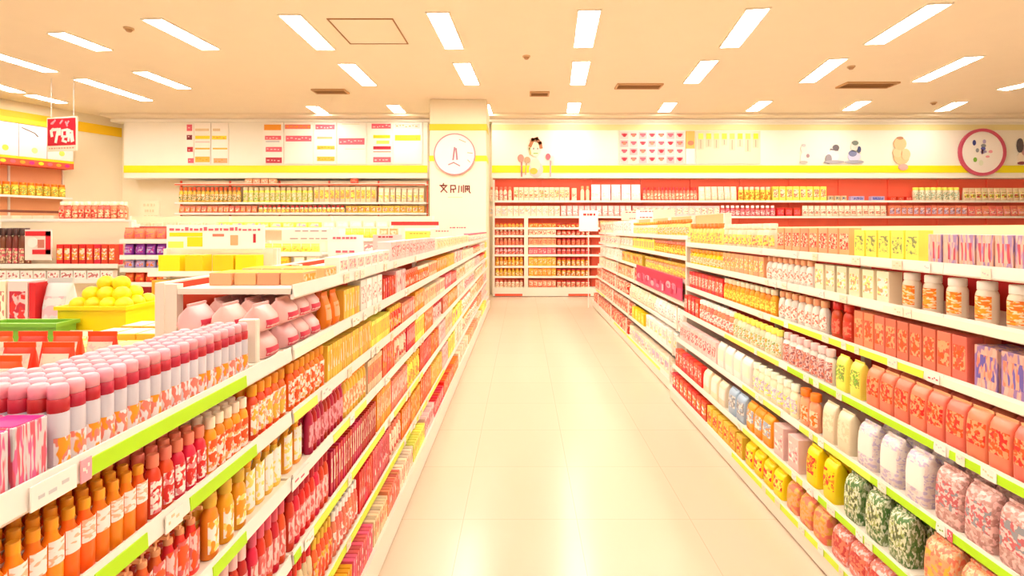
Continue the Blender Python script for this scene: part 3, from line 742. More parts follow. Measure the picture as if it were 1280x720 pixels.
RP = {
 0: [(1.0,1.98, pr(carton,.062,.06,.115,pmat('#e9b39c','blush','#a88ab8',70,9,.35),pmat('#f0bba6','#8f7cc0','#cc5060',75,8,.32),None,(.2,.75),.75,name='carton'), 'pink carton with blue and red edge print on the top shelf', D),
     (2.02,2.42, pr(carton,.07,.06,.13,'lemon',pmat('lemon','#c8d060','#8a9058',50,50,.45),name='carton'), 'lemon yellow carton with green print on the top shelf', D),
     (2.45,3.15, pr(carton,.08,.06,.14,'peach',pmat('salmon','cream','red',50,50,.5),name='tall_carton'), 'peach carton with red lettering on the top shelf', D),
     (3.2,4.0, pr(bottle,.07,.05,.17,'cream','pale',pmat('lemon','sand','salmon',40,40,.4),10), 'cream bottle with lemon label on the top shelf', D),
     (4.05,4.8, pr(bottle,.075,.05,.18,'#efd67a','orange',pmat('lemon','peach','salmon',40,40,.4),10), 'pale yellow bottle with orange cap at the far end of the top shelf', D)],
 1: [(1.0,2.16, pr(jar,.062,.145,'#e8d9c4','white',pmat('amber','cream','orange',30,90,.45),name='storage_jar'), 'glass jar with stacked amber contents and white lid', dict(detail=True, gap=1.75)),
     (2.18,2.75, pr(carton,.075,.06,.14,'cream',pmat('white','lemon','peach',40,40,.4)), 'cream carton beside the amber jars', dict(detail=True, gap=1.1)),
     (2.78,3.3, pr(bottle,.06,.05,.15,'white','peach',pmat('white','salmon',None,40,40,.4),10), 'white bottle with peach cap on the second shelf', D),
     (3.32,4.0, pr(carton,.07,.06,.14,'peach',pmat('salmon','lemon','cream',40,40,.5)), 'peach and lemon carton on the second shelf', pk),
     (4.0,4.8, pr(bottle,.07,.05,.14,'yellow','amber',pmat('cream','amber',None,40,40,.5),10), 'yellow bottle with amber cap on the second shelf', pk)],
 2: [(1.0,1.78, pr(carton,.085,.06,.15,pmat('#dca696','#e6bcae','#9a78b0',40,12,.4),pmat('#e8a890','salmon','#6a5cb0',60,14,.4)), 'dusky pink carton with blue print on the third shelf', D2),
     (1.80,2.42, pr(carton,.062,.06,.165,'salmon',pmat('peach','red','tang',40,30,.5),name='tall_carton'), 'tall salmon carton with red print on the third shelf', D2),
     (2.44,2.62, pr(bottle,.065,.05,.18,'red','red',pmat('salmon','red',None,30,30,.5),10), 'strong red bottle between salmon cartons and white bottles', D),
     (2.65,3.15, pr(bottle,.06,.05,.17,'white','peach',pmat('white','tang',None,40,40,.4),10), 'white bottle with orange mark on the third shelf', D),
     (3.18,4.0, pr(bottle,.065,.05,.165,'amber','cream',pmat('lemon','amber',None,40,40,.5),10), 'amber bottle with lemon label on the third shelf', pk),
     (4.0,4.8, pr(carton,.075,.06,.15,'red',pmat('salmon','white',None,40,40,.4)), 'red and white carton at the far end of the third shelf', pk)],
 3: [(1.0,2.27, pr(pack,.078,.07,.175,'salmon',pmat('tang','peach','red',40,40,.55),name='refill_pouch',crimp='peach'), 'orange-red refill pouch standing in a row on the fourth shelf', D2),
     (2.29,2.50, pr(pack,.07,.06,.17,'lemon',pmat('lemon','green','leaf',50,50,.5),name='refill_pouch'), 'lemon pouch with dark green print on the fourth shelf', D),
     (2.52,3.0, pr(bottle,.062,.05,.175,'white','blush',pmat('blush','maroon','salmon',50,40,.55),10,lz=(.08,.65)), 'white bottle with maroon lettering on the fourth shelf', D),
     (3.02,3.7, pr(bottle,.06,.05,.17,'cream','lemon',pmat('white','leaf','amber',50,40,.45),10), 'cream bottle with lemon cap on the fourth shelf', pk),
     (3.7,4.4, pr(bottle,.07,.05,.17,'salmon','white',pmat('white','red',None,40,40,.5),10), 'salmon bottle with white cap on the fourth shelf', pk),
     (4.4,4.8, pr(carton,.08,.06,.16,'red',pmat('salmon','white',None,40,40,.4)), 'red carton at the far end of the fourth shelf', pk)],
 4: [(1.0,1.85, pr(pack,.105,.09,.195,pmat('#cfa69e','#b88078','blush',45,45,.5),pmat('blush','crimson','steel',40,40,.5),name='snack_bag'), 'clear bag of dusky red goods on the fifth shelf', D2),
     (1.87,2.28, pr(pack,.10,.09,.195,pmat('#e6dcd8','lilac','#e0d0cc',30,45,.4),'white',name='snack_bag'), 'white and lilac bag on the fifth shelf', D2),
     (2.30,2.55, pr(pack,.09,.07,.19,'#e9d8b8',pmat('cream','sand',None,40,40,.4),name='snack_bag'), 'cream bag on the fifth shelf between lilac and orange packs', D),
     (2.57,2.75, pr(bottle,.075,.05,.19,'peach','orange',pmat('orange','cream',None,30,30,.5),10), 'peach bottle with orange ring print on the fifth shelf', D),
     (2.77,3.3, pr(bottle,.07,.05,.18,'cream','mint',pmat('white','lilac','lemon',40,40,.5),10), 'cream bottle with lilac mark on the fifth shelf', pk),
     (3.32,3.9, pr(pack,.12,.07,.18,'white','mint',name='refill_pouch'), 'plain white pouch on the fifth shelf', pk),
     (3.9,4.8, pr(carton,.09,.06,.16,'blush',pmat('crimson','white',None,40,30,.5)), 'blush carton with crimson band on the fifth shelf', pk)],
 5: [(1.1,1.86, pr(pack,.12,.10,.19,pmat('peach','sand','salmon',60,30,.5),pmat('salmon','peach','gold',30,30,.5),name='snack_bag'), 'peach coloured bag on the sixth shelf', D2),
     (1.90,2.32, pr(pack,.10,.09,.195,pmat('#8a9a66','mint','green',60,30,.5),pmat('#a0b060','mint','#5c6a40',60,35,.5),name='snack_bag'), 'dark green floral bag on the sixth shelf', D2),
     (2.34,2.62, pr(pack,.09,.08,.195,'yellow',pmat('yellow','orange','red',30,30,.4),name='snack_bag'), 'bright yellow bag with orange print on the sixth shelf', D2),
     (2.64,2.95, pr(carton,.10,.08,.175,'blush',pmat('blush','rose','white',30,30,.3)), 'plain blush carton beside the yellow bags', D),
     (2.97,3.3, pr(pack,.10,.08,.18,'amber',pmat('sky','amber','white',30,30,.5),name='snack_bag'), 'amber and sky blue bag on the sixth shelf', D),
     (3.32,3.6, pr(pack,.12,.08,.18,'sky',pmat('steel','white','sky',25,25,.5),name='snack_bag'), 'grey-blue bag on the sixth shelf', D),
     (3.62,4.1, pr(pack,.12,.08,.17,'cream','white',name='refill_pouch'), 'cream pouch with rounded top on the sixth shelf', pk),
     (4.1,4.8, pr(carton,.09,.06,.16,'red',pmat('salmon','white','red',30,30,.4)), 'red carton on the sixth shelf near the rack joint', pk)],
 6: [(1.6,2.35, pr(pack,.11,.10,.145,pmat('#e88880','salmon','blush',60,40,.5),pmat('salmon','crimson',None,30,30,.5),name='snack_bag'), 'rose red bag on the bottom shelf', D2),
     (2.37,2.75, pr(pack,.10,.08,.145,pmat('peach','gold','salmon',24,24,.5),pmat('peach','amber',None,30,30,.5),name='snack_bag'), 'peach and gold bag on the bottom shelf', D),
     (2.77,3.25, pr(pack,.10,.08,.145,'yellow',pmat('lemon','amber','red',30,30,.4),name='snack_bag'), 'yellow bag on the bottom shelf', D),
     (3.27,3.9, pr(carton,.09,.07,.14,'gold',pmat('orange','lemon','red',30,30,.5)), 'gold carton on the bottom shelf', D),
     (3.92,4.8, pr(carton,.10,.07,.14,'red',pmat('amber','red','white',30,30,.5)), 'red carton with amber print on the bottom shelf', pk)]}
for si, items in RP.items():
    rfill(right_near, RB, si, items, 'of the near right rack')
b = MB(); b.box(1.556, 1.98, RB+.008, RB+.04, 0, 1.50, M_SHELF, .004); tag(b.build('divider_panel'), 'tall white end panel between the two right racks', 'panel')

# second right rack
RC, RD = 4.91, 10.6
RS2 = [(1.49, 0, True), (1.29, 0, True), (1.06, 0, True), (.84, -.02, True), (.60, -.06, True), (.36, -.10, True), (.10, -.13, True)]
right_far = rrack('long white rack beyond the end panel on the right of the aisle', RC, RD, RS2, X=1.58, depth=.42, height=1.75, back='peach', base_h=.10, base_out=.13,
    segs={5: [(.3,1.4,'lemon')], 6: [(2.5,5.2,'lemon')]})
RQ = {  # distant goods coloured paler to imitate their washed-out glow
 0: [(4.95,6.1, pr(bottle,.09,.06,.17,'#efd67a','orange',pmat('cream','salmon','gold',30,30,.5),8), 'pale yellow bottle with orange cap on top of the far right rack', pk),
     (6.1,7.4, pr(bottle,.09,.06,.16,'cream','amber',pmat('cream','peach','lemon',30,30,.5),8), 'cream bottle with amber cap on top of the far right rack', pk),
     (7.5,9.0, pr(carton,.16,.08,.2,'white',pmat('white','rose',None,16,16,.3),name='tall_carton'), 'white tall carton on top of the far right rack', pk),
     (9.0,10.5, pr(carton,.2,.1,.2,'cream',pmat('white','rose','salmon',14,14,.4),name='tall_carton'), 'cream tall carton on top of the far right rack', pk)],
 1: [(4.95,6.2, pr(bottle,.09,.06,.14,'amber','salmon',pmat('lemon','tang',None,30,30,.5),8), 'amber bottle with salmon cap on the far right rack', pk),
     (6.2,7.4, pr(carton,.12,.07,.14,'lemon',pmat('peach','leaf',None,20,20,.5)), 'lemon carton on the far right rack', pk),
     (7.4,10.5, pr(carton,.2,.08,.14,'pale',pmat('white','rose',None,14,14,.4)), 'pale wide carton on the far right rack', pk)],
 2: [(4.95,6.7, pr(bottle,.10,.06,.15,'peach','gold',pmat('lemon','salmon',None,30,30,.5),8), 'peach bottle with gold cap on the far right rack', pk),
     (6.8,8.2, pr(carton,.18,.08,.15,'gold',pmat('sand','leaf','tang',14,14,.5)), 'gold carton on the far right rack', pk),
     (8.2,10.5, pr(carton,.22,.08,.16,'white',pmat('white','sand',None,14,14,.3)), 'white wide carton on the far right rack', pk)],
 3: [(7.0,8.6, pr(carton,.2,.08,.15,'peach',pmat('cream','salmon','red',14,14,.4)), 'peach wide carton left of the magenta banner', pk),
     (8.6,10.5, pr(carton,.22,.08,.15,'cream',pmat('white','amber',None,14,14,.3)), 'cream wide carton left of the magenta banner', pk)],
 4: [(4.95,6.0, pr(pouch,.14,.08,.17,'white',pmat('white','rose',None,20,20,.4)), 'white pouch with rose print on the far right rack', pk),
     (6.0,7.4, pr(pouch,.16,.08,.17,'cream',pmat('cream','rose',None,20,20,.4)), 'cream pouch with rose print on the far right rack', pk),
     (7.5,10.5, pr(carton,.2,.08,.16,pmat('cream','tang','red',14,14,.45),pmat('salmon','red','cream',14,14,.5)), 'cream and red wide carton on the far right rack', pk)],
 5: [(4.95,6.2, pr(carton,.15,.08,.17,'white',pmat('white','yellow','grey',14,14,.4)), 'white carton with yellow square on the far right rack', pk),
     (6.3,7.0, pr(carton,.14,.08,.15,'yellow',pmat('lemon','gold',None,14,14,.4)), 'yellow carton on the far right rack', pk),
     (7.1,10.5, pr(carton,.2,.08,.16,pmat('pale','vermilion','salmon',14,14,.45),pmat('cream','red','vermilion',14,14,.5)), 'pale and vermilion wide carton on the far right rack', pk)],
 6: [(4.95,7.0, pr(carton,.16,.08,.15,'pale',pmat('white','salmon','lilac',14,14,.4)), 'pale carton on the bottom of the far right rack', pk),
     (7.1,10.5, pr(carton,.2,.08,.16,pmat('salmon','cream','red',14,14,.45),pmat('peach','cream','red',14,14,.5)), 'salmon and red carton on the bottom of the far right rack', pk)]}
for si, items in RQ.items():
    rfill(right_far, RD, si, items, 'beyond the end panel')
for y_, z1_ in ((9.75, 1.5), (8.35, 1.25), (7.12, .88), (5.02, .62)):
    b = MB(); lv = sorted(RS2, key=lambda q: q[0])
    for k_, (z_, off_, _r) in enumerate(lv):
        zt = lv[k_+1][0] if k_+1 < len(lv) else 1.6
        if zt > z1_+.25: break
        b.box(RD-y_-.014, RD-y_+.014, off_-.011, off_-.001, z_, zt, M_SHELF)
    b.build('front_post', right_far['root'])
# magenta banner on the far right rack
r = empty('promotion_banner', (1.55, 5.93, .90), -PI/2); tag(r, 'magenta and pink banner fixed along the front of the right rack', 'banner')
b = MB(); b.box(-.98, .98, -.012, 0, 0, .22, mat('#e0406e', .5), .002); b.build('board', r)
b = MB(); b.box(-.97, .97, -.015, -.0125, .12, .215, mat('#d3164a', .5)); b.build('upper_band', r)
b = MB()
for i in range(8): b.blob(-.84+i*.23+random.uniform(-.04,.04), .05+random.uniform(0,.07), random.uniform(.06,.13), random.uniform(.02,.045), -.0155-i*.0002, mat(['pink','#e87a98','#f0b4c4'][i%3], .5), .001)
for i in range(14): b.box(-.93+i*.13, -.93+i*.13+random.uniform(.04,.1), -.0195, -.0182, .015+random.uniform(0,.09), .03+random.uniform(.09,.1), mat(['#c02050','#e0567a'][i%2], .5))
b.build('printed_shapes', r)
# small promotional signs standing on the end of the far right rack
def sign(x, y, w, h, z, label, base, ink, n=3, rz=0.0, name='promotion_sign', ground=None):
    r = empty(name, (x, y, z), rz); tag(r, label, 'sign', 'small signs on the racks')
    b = MB(); b.box(-w/2, w/2, -.006, .006, 0, h, mat(base, .5), .001); b.build('card', r)
    for i in range(n):
        b = MB()
        zz = h*(.2+.65*i/max(1, n-1)) if n > 1 else h*.8; ww = w*random.uniform(.4, .75); x0 = -ww/2+random.uniform(-.05,.05)*w
        k = x0
        while k < x0+ww:
            l = random.uniform(.06, .16)*w; b.box(k, min(k+l, w*.46), -.009, -.0062, zz-h*.05, zz+h*.05, mat(ink, .5)); k += l*1.35
        b.build('text_row', r)
    if ground is not None and z-ground > .01:
        b = MB(); b.box(-.008, .008, .007, .02, ground-z, h*.5, M_RAIL); b.build('post', r)
    return r
GT = 1.752
sign(1.33, 10.3, .38, .42, 1.55, 'white sign with red top line at the end of the right rack', 'white', 'red', 1, ground=.01)
for (x, y, w_, h_, t, bs, ik) in [(1.99,9.2,.42,.17,'pale sign with pink writing on top of the right rack','pale','rose'),(1.99,8.2,.34,.15,'white sign with crimson slanting print on top of the right rack','white','crimson'),
        (1.99,7.2,.3,.12,'blank-looking cream sign on top of the right rack','cream','pale')]:
    sign(x, y, w_, h_, GT, t, bs, ik, 2)

# ================================================================ BACK WALL RACKS
BX0 = -0.70
BK = 12.05
bs = [(2.22,0,True),(1.85,0,True),(1.585,0,True),(1.40,0,True),(1.165,0,True),(.95,0,True),(.68,0,True),(.44,0,True)]
back_right = rack('long red-backed wall rack under the yellow stripe behind the aisle', (BX0, BK, 0), 0, 14.2, bs, depth=.26, height=2.79, back='#f4664a', up='#f4664a', bay=1.18, base_h=.22, base_out=.0, kick=None, th=.05)
b = MB(); b.box(BX0+.055, BX0+.70, BK-.012, BK-.002, .02, .07, mat('vermilion', .5)); tag(b.build('kick_strip'), 'red strip along the foot of the back rack next to the pillar', 'strip')
b = MB(); b.box(BX0+1.78, BX0+2.3, BK-.012, BK-.002, .02, .07, mat('vermilion', .5)); tag(b.build('kick_strip'), 'red strip along the foot of the back rack at the aisle end', 'strip')
KX = lambda x: px(x, BK)-BX0
b = MB(); b.box(KX(655.2), KX(660.2), -.02, -.002, .02, 2.0, M_SHELF); b.build('front_post', back_right['root'])
b = MB(); b.box(.0, .05, -.02, -.002, .02, 2.75, M_SHELF); b.build('front_post', back_right['root'])
def P2(f, *a, **k): return Product(f(*a, **k))
BP = {  # pale tones include the hazy glow over goods this far away
 0: [(612,640, P2(bottle,.09,.07,.33,'pale','salmon',pmat('cream','rose',None,20,20,.4),8), 'pale bottle beside the pillar on the upper back shelf'),
     (642,712, P2(carton,.11,.08,.32,'cream',pmat('cream','leaf','salmon',20,20,.45)), 'cream carton left on the upper back shelf'),
     (712,724, P2(carton,.11,.08,.3,'pale',pmat('cream','salmon',None,20,20,.4),name='tall_carton'), 'taller pale carton before the white rolls'),
     (725,738, P2(bottle,.09,.07,.35,'pale','peach',None,8), 'peach capped bottle before the white rolls'),
     (739,802, P2(pouch,.22,.12,.39,'#f4f0ee',pmat('white','blush',None,12,12,.3),name='tissue_pack'), 'big white tissue pack high on the back shelf'),
     (804,872, P2(bottle,.08,.07,.32,'salmon','red',pmat('cream','tang',None,25,25,.5),8), 'salmon bottle with red cap on the upper back shelf'),
     (874,922, P2(pouch,.14,.1,.34,'cream',pmat('mint','sand','grey',18,18,.5),name='snack_bag'), 'cream bag on the upper back shelf'),
     (924,965, P2(jar,.11,.33,'lemon','cream',pmat('lemon','amber','orange',20,14,.5)), 'lemon jar with amber foot on the upper back shelf'),
     (966,1034, P2(carton,.14,.1,.34,'lemon',pmat('cream','amber','salmon',18,18,.45),name='tall_carton'), 'lemon tall carton on the upper back shelf'),
     (1035,1060, P2(carton,.12,.1,.12,'sand',pmat('sand','green','navy',30,30,.5)), 'low sand carton on the upper back shelf'),
     (1061,1110, P2(carton,.31,.1,.11,'lilac',pmat('lilac','navy','blue',14,30,.5)), 'low lilac and navy carton on the upper back shelf'),
     (1112,1142, P2(carton,.14,.1,.10,'red',pmat('salmon','crimson',None,25,25,.5)), 'low red carton on the upper back shelf'),
     (1144,1202, P2(jar,.13,.32,'cream','lemon',pmat('mint','green','sand',22,22,.5)), 'cream jar with green label on the upper back shelf'),
     (1206,1292, P2(pouch,.14,.1,.31,'sand',pmat('lemon','green','crimson',18,18,.5),name='snack_bag'), 'sand bag with green print high at far right')],
 1: [(612,700, P2(carton,.13,.08,.25,'pale',pmat('white','gold','grey',18,18,.45)), 'pale carton on the second back shelf near the pillar'),
     (701,790, P2(pouch,.13,.09,.26,'blush',pmat('blush','rose','white',18,18,.5),name='snack_bag'), 'blush bag on the second back shelf'),
     (791,900, P2(carton,.14,.08,.25,'blush',pmat('pale','salmon','mint',18,18,.5),name='tall_carton'), 'blush tall carton on the second back shelf'),
     (901,970, P2(bottle,.11,.08,.26,'rose','white',pmat('blush','crimson',None,20,20,.5),8), 'rose bottle with white cap on the second back shelf'),
     (971,1002, P2(carton,.16,.08,.2,'red',pmat('salmon','red','rose',18,18,.5)), 'red carton on the second back shelf'),
     (1004,1110, P2(pouch,.13,.09,.26,'pale',pmat('pale','maroon','salmon',20,20,.45),name='snack_bag'), 'pale bag with maroon print on the second back shelf'),
     (1112,1210, P2(carton,.13,.08,.26,'salmon',pmat('blush','maroon','lilac',20,20,.5)), 'salmon carton with maroon print on the second back shelf'),
     (1212,1292, P2(pouch,.16,.09,.26,'salmon',pmat('pink','crimson','sand',18,18,.5),name='snack_bag'), 'salmon bag on the second back shelf at far right')]}
for si, items in BP.items():
    for a, c, prod, desc in items:
        fill(back_right, si, KX(a), KX(c), prod, desc, desc + ' in a row', gap=1.04)
low = [(2, .105, 'gold','sand','orange'), (3, .135, 'salmon','red','cream'), (4, .175, 'salmon','vermilion','peach'), (5, .165, 'blush','tang','rose'), (6, .21, 'amber','cream','gold'), (7, .19, 'gold','cream','amber'), (None, .17, 'pale','sand','salmon')]
nm = ['third','fourth','fifth','sixth','seventh','eighth','lowest']
for (si, h, c1, c2, c3), s in zip(low, nm):
    pa = P2(bottle, .085, .07, h, c1, c3, pmat(c2, c3, c1, 25, 25, .5), 8)
    pb = P2(carton, .10, .08, h, c3, pmat(c1, c2, c3, 25, 25, .5))
    pc = P2(jar, .095, h*.9, c1, 'red', pmat(c3, 'red', c2, 25, 25, .5))
    fill(back_right, si, .06, KX(654), pa, f'{c1} bottle beside the pillar on the {s} back level', f'bottles beside the pillar on the {s} level')
    fill(back_right, si, KX(661), KX(695), pb, f'{c1} carton at the aisle end on the {s} back level', f'cartons at the aisle end on the {s} level')
    fill(back_right, si, KX(696), KX(738), pc, f'{c1} jar at the aisle end on the {s} back level', f'jars at the aisle end on the {s} level')
fill(back_right, 2, KX(738), KX(900), P2(carton,.2,.08,.17,'peach',pmat('lemon','red','cream',14,14,.5)), 'peach carton under the long red shelf edge', 'peach cartons under the long red shelf edge')

BLX = px(218, BK)
back_left = rack('red-edged wall rack under the price boards left of the pillar', (BLX, BK, 0), 0, px(533,BK)-BLX, [(2.62,0,True),(2.18,0,True),(1.93,0,True),(1.6,0,True)], depth=.26, height=2.75, back='pale', up='vermilion', bay=1.2, th=.05,
    segs={0: [(0,5.9,'tang')]})
BL = lambda x: px(x, BK)-BLX
for si, items in {0: [(305,345,P2(carton,.16,.1,.12,'peach',pmat('salmon','pale',None,14,14,.5)),'peach low carton on the very top of the left back rack'), (433,450,P2(carton,.16,.1,.12,'red',pmat('salmon','red',None,14,14,.5)),'red low carton on the very top of the left back rack')],
   1: [(222,300,P2(bottle,.10,.08,.36,'gold','tang',pmat('cream','amber','green',22,22,.5),8),'gold bottle at the left end of the back rack'),
       (302,390,P2(jar,.12,.36,'lemon','sand',pmat('cream','gold','leaf',22,22,.5)),'lemon jar under the pink price boards'),
       (392,470,P2(carton,.11,.1,.37,'sand',pmat('lemon','amber','salmon',22,22,.5)),'sand carton under the price boards'),
       (472,530,P2(pouch,.12,.1,.36,'pale',pmat('lemon','salmon','cream',22,22,.5),name='snack_bag'),'pale bag beside the pillar on the left back rack')],
   2: [(222,320,P2(pouch,.12,.1,.18,'salmon',pmat('pale','red','amber',22,22,.5),name='snack_bag'),'salmon bag on the second shelf of the left back rack'),
       (322,430,P2(bottle,.10,.08,.18,'pale','red',pmat('lemon','red',None,22,22,.5),8),'pale bottle with red cap on the left back rack'),
       (432,530,P2(carton,.13,.1,.17,'gold',pmat('cream','crimson','amber',22,22,.5)),'gold carton on the second shelf of the left back rack')],
   3: [(222,530,P2(carton,.18,.1,.22,'pale',pmat('cream','crimson',None,22,22,.4)),'pale carton with crimson print low on the left back rack')]}.items():
    for a, c, prod, desc in items:
        fill(back_left, si, BL(a), BL(c), prod, desc, desc + ' in a row', gap=1.04)

# ================================================================ SIGNS ON THE FASCIA
SZ = FZ-.014
def X_(x): return px(x, FZ)
def Z_(y): return pz(y, FZ)
bars = [ # price board columns: (label, card rect, [(x0,x1,y0,y1,colour)])
 ('narrow column of pink squares at the left end of the white fascia', (233,243,154,205), [(234.5,241,156,164,'rose'),(234.5,241,169,175,'maroon'),(235,242,184,190,'crimson'),(236,243,198,204,'rose')]),
 ('yellow barred price board beside the narrow pink column', (243.5,264,154,205), [(245,263,170,174,'yellow'),(245,263,185,187,'gold'),(245,263,196,203,'gold'),(245,262,161,164,'sand'),(245,263,177,178.5,'blush')]),
 ('yellow and orange price board right of the first yellow one', (265,286,154,205), [(266,284,170,174.5,'yellow'),(267,285,185,187,'gold'),(268,285,198,204,'peach'),(262+5,276,161,164,'sand')]),
 ('price board topped by an orange bar over three pink bars', (329,355,153,205), [(331,352,156,163,'amber'),(332,352,170,175,'rose'),(333,353,184,190,'rose'),(333,353,197,204,'crimson'),(333,350,176,178,'grey')]),
 ('price board with two wide pink bars', (356,392,153,205), [(357,389,156,161.5,'salmon'),(358,390,170,177,'rose')]),
 ('price board with pink top bar and two yellow bars', (393,421,153,205), [(395,419,156,162,'rose'),(397,416,171,174,'peach'),(397,419,182.5,187,'gold'),(397,419,196,201.5,'gold')]),
 ('price board with one wide pink bar in the middle', (422,458,153,205), [(424,456,173,181,'rose'),(428,450,155,156,'cream'),(432,456,186,187,'cream')]),
 ('price board with pink, yellow, red and pink bars', (463,491,153,205), [(465,489,155,161,'rose'),(467,488,169,173,'yellow'),(467,489,183,187,'crimson'),(467,489,189.5,190.5,'salmon'),(467,489,196.5,203,'rose'),(471,487,176,180,'lemon')]),
 ('price board with pale bar over one yellow bar beside the pillar', (492.5,528,153,205), [(494,525,155,161,'blush'),(494,526,169,176,'yellow')])]
for label, (x0,x1,y0,y1), bl in bars:
    r = empty('price_board', (X_((x0+x1)/2), SZ, Z_(y1))); tag(r, label, 'sign', 'price boards on the white fascia')
    cx = X_((x0+x1)/2); z0 = Z_(y1)
    b = MB(); b.box(X_(x0)-cx, X_(x1)-cx, -.012, .002, 0, Z_(y0)-z0, mat('#f8efe4', .5)); b.build('board', r)
    for (a, c, t, u, col) in bl:
        b = MB(); b.box(X_(a)-cx, X_(c)-cx, -.018, -.0122, Z_(u)-z0, Z_(t)-z0, mat(col, .5))
        k = X_(a)-cx+.03
        if u-t > 4:
            while k < X_(c)-cx-.05:
                l = random.uniform(.02, .06); zz = (Z_(u)+Z_(t))/2-z0+random.uniform(-.02, .02)
                b.box(k, k+l, -.0195, -.018, zz-.012, zz+.012, mat('blush' if col in ('rose','crimson','maroon') else 'amber', .5)); k += l+random.uniform(.02, .06)
        b.build('text_bar', r)

# round signs
def disc(x, y, rad_px, Z, label, face, rim, marks, rimw=.05):
    r = empty('round_sign', (px(x, Z), Z, pz(y, Z))); tag(r, label, 'sign')
    q = rad_px*Z/F; n = 40
    b = MB(); b.loft([[(q*s*math.cos(2*PI*k/n), yy, q*s*math.sin(2*PI*k/n)) for k in range(n)] for s, yy in ((.96,.0),(.96,-.03))], mat(face, .5)); b.build('face', r)
    b = MB(); pts = [(q*math.cos(2*PI*k/n), -.02, q*math.sin(2*PI*k/n)) for k in range(n+1)]
    rings = []
    for k in range(n):
        a = 2*PI*k/n
        rings.append([((q-rimw*s)*math.cos(a), yy, (q-rimw*s)*math.sin(a)) for s, yy in ((0,0),(0,-.045),(1,-.045),(1,0))])
    vs = [p for rg in rings for p in rg]; fs = []
    for k in range(n):
        for j in range(4): fs.append((k*4+j, k*4+(j+1)%4, ((k+1)%n)*4+(j+1)%4, ((k+1)%n)*4+j))
    b.add(vs, fs, mat(rim, .5)); b.build('rim', r)
    b = MB(); marks(b, q); b.build('emblem', r)
def mk1(b, q):
    m = mat('#a8707c', .5); g = mat('#b8a48c', .5)
    b.strokes([[(0,q*.3),(-.03,-q*.25)],[(.03,q*.25),(.05,-.1)]], -.03, .035, m)
    b.strokes([[(-.12,-q*.5),(-.02,-q*.4),(.1,-q*.55)]], -.03, .025, m)
    b.strokes([[(.1,q*.7),(.22,q*.58)],[(.27,.03),(.36,.02)],[(.27,-.12),(.31,-.16)]], -.03, .02, g)
disc(568.5, 193, 26, PZ-.012, 'round white sign with thin pink rim on the pillar', '#f6eddc', '#e08a90', mk1, .022)
def mk2(b, q):
    rnd = random.Random(3)
    for i, c in enumerate(['lilac','rose','steel','pink','leaf','lilac','blue','mint','navy','lilac','pink','steel']):
        a = rnd.uniform(0, 6.28); rr = rnd.uniform(.05, .62)*q
        b.blob(rr*math.cos(a)+.03, rr*math.sin(a)+.05, rnd.uniform(.025,.06), rnd.uniform(.02,.07), -.03, mat(c, .5), .006, 10)
disc(1226.5, 190.5, 29.5, FZ-.02, 'large round white sign with crimson rim at far right', '#f7f0e8', '#c8506a', mk2, .07)

# lettering on the pillar
r = empty('wall_lettering', (px(569,PZ), PZ-.001, pz(241,PZ))); tag(r, 'row of four maroon characters on the pillar below the round sign', 'lettering')
m = mat('#8a3c38', .6)
chars = [ [[(-.31,.15),(-.17,.15)],[(-.29,.02),(-.19,.13)],[(-.28,.13),(-.17,.01)],[(-.25,.15),(-.24,.19)]],
          [[(-.09,.01),(-.09,.15),(.0,.15),(.01,.08),(-.08,.07)],[(-.04,.07),(-.03,.01)]],
          [[(.08,.14),(.07,.01)],[(.13,.13),(.13,.03)],[(.17,.15),(.17,.01)]],
          [[(.21,.14),(.21,.02)],[(.21,.14),(.29,.14),(.29,.02)],[(.25,.12),(.25,.05)],[(.22,.08),(.29,.08)],[(.29,.02),(.31,.0)]] ]
for cset in chars:
    b = MB(); b.strokes(cset, 0, .024, m, .008); b.build('character', r)
b = MB(); b.box(-.15,.15,-.006,0,-.10,-.085, mat('#d8c494', .6)); b.build('underline', r)

# figures on the fascia
def fig(x, y, label, parts, name='wall_figure'):
    r = empty(name, (X_(x), SZ, Z_(y))); tag(r, label, 'wall decoration')
    s = FZ/F
    for nm_, shapes in parts:
        b = MB()
        for sh in shapes:
            if sh[0] == 'b': b.blob(sh[1]*s, sh[2]*s, sh[3]*s, sh[4]*s, .002, mat(sh[5], .6), sh[6] if len(sh) > 6 else .014, 14)
            else: b.strokes([[(p*s, q_*s) for p, q_ in sh[1]]], .002, sh[2]*s, mat(sh[3], .6), sh[4] if len(sh) > 4 else .016)
        b.build(nm_, r)
fig(669, 222, 'pale figure with brown hair between two flower stalks on the fascia', [
    ('body', [('b',1,10,9,10,'blush'),('b',0,16,6,8,'cream',.018),('b',-2,8,5,4,'gold',.02)]),
    ('head', [('b',0,35,7,9,'#f6ead0',.02)]),
    ('hair', [('s',[(-6,40),(-3,47),(2,48),(6,43),(7,38)],4,'#b8744a',.026),('s',[(-5,44),(-7,36),(-6,30)],2.2,'#d8d088',.022)]),
    ('face_marks', [('b',-2,36,.9,1.4,'steel',.024),('b',3,36,.9,1.4,'steel',.024),('s',[(-2,30),(3,30)],1,'leaf',.024)]),
    ('flower_stalk', [('s',[(-17,2),(-17,20)],2,'#b87878'),('b',-18,24,4,5,'#c88c80',.02),('s',[(-12,4),(-11,18)],1.2,'#c8a070'),('b',-10,22,4,4,'#c0a080',.02)]),
    ('flower_stalk', [('s',[(19,2),(19,20)],2,'#c8a0a0'),('b',16,26,3,4,'#c06070',.02),('b',22,23,2,4,'mint',.02)])])
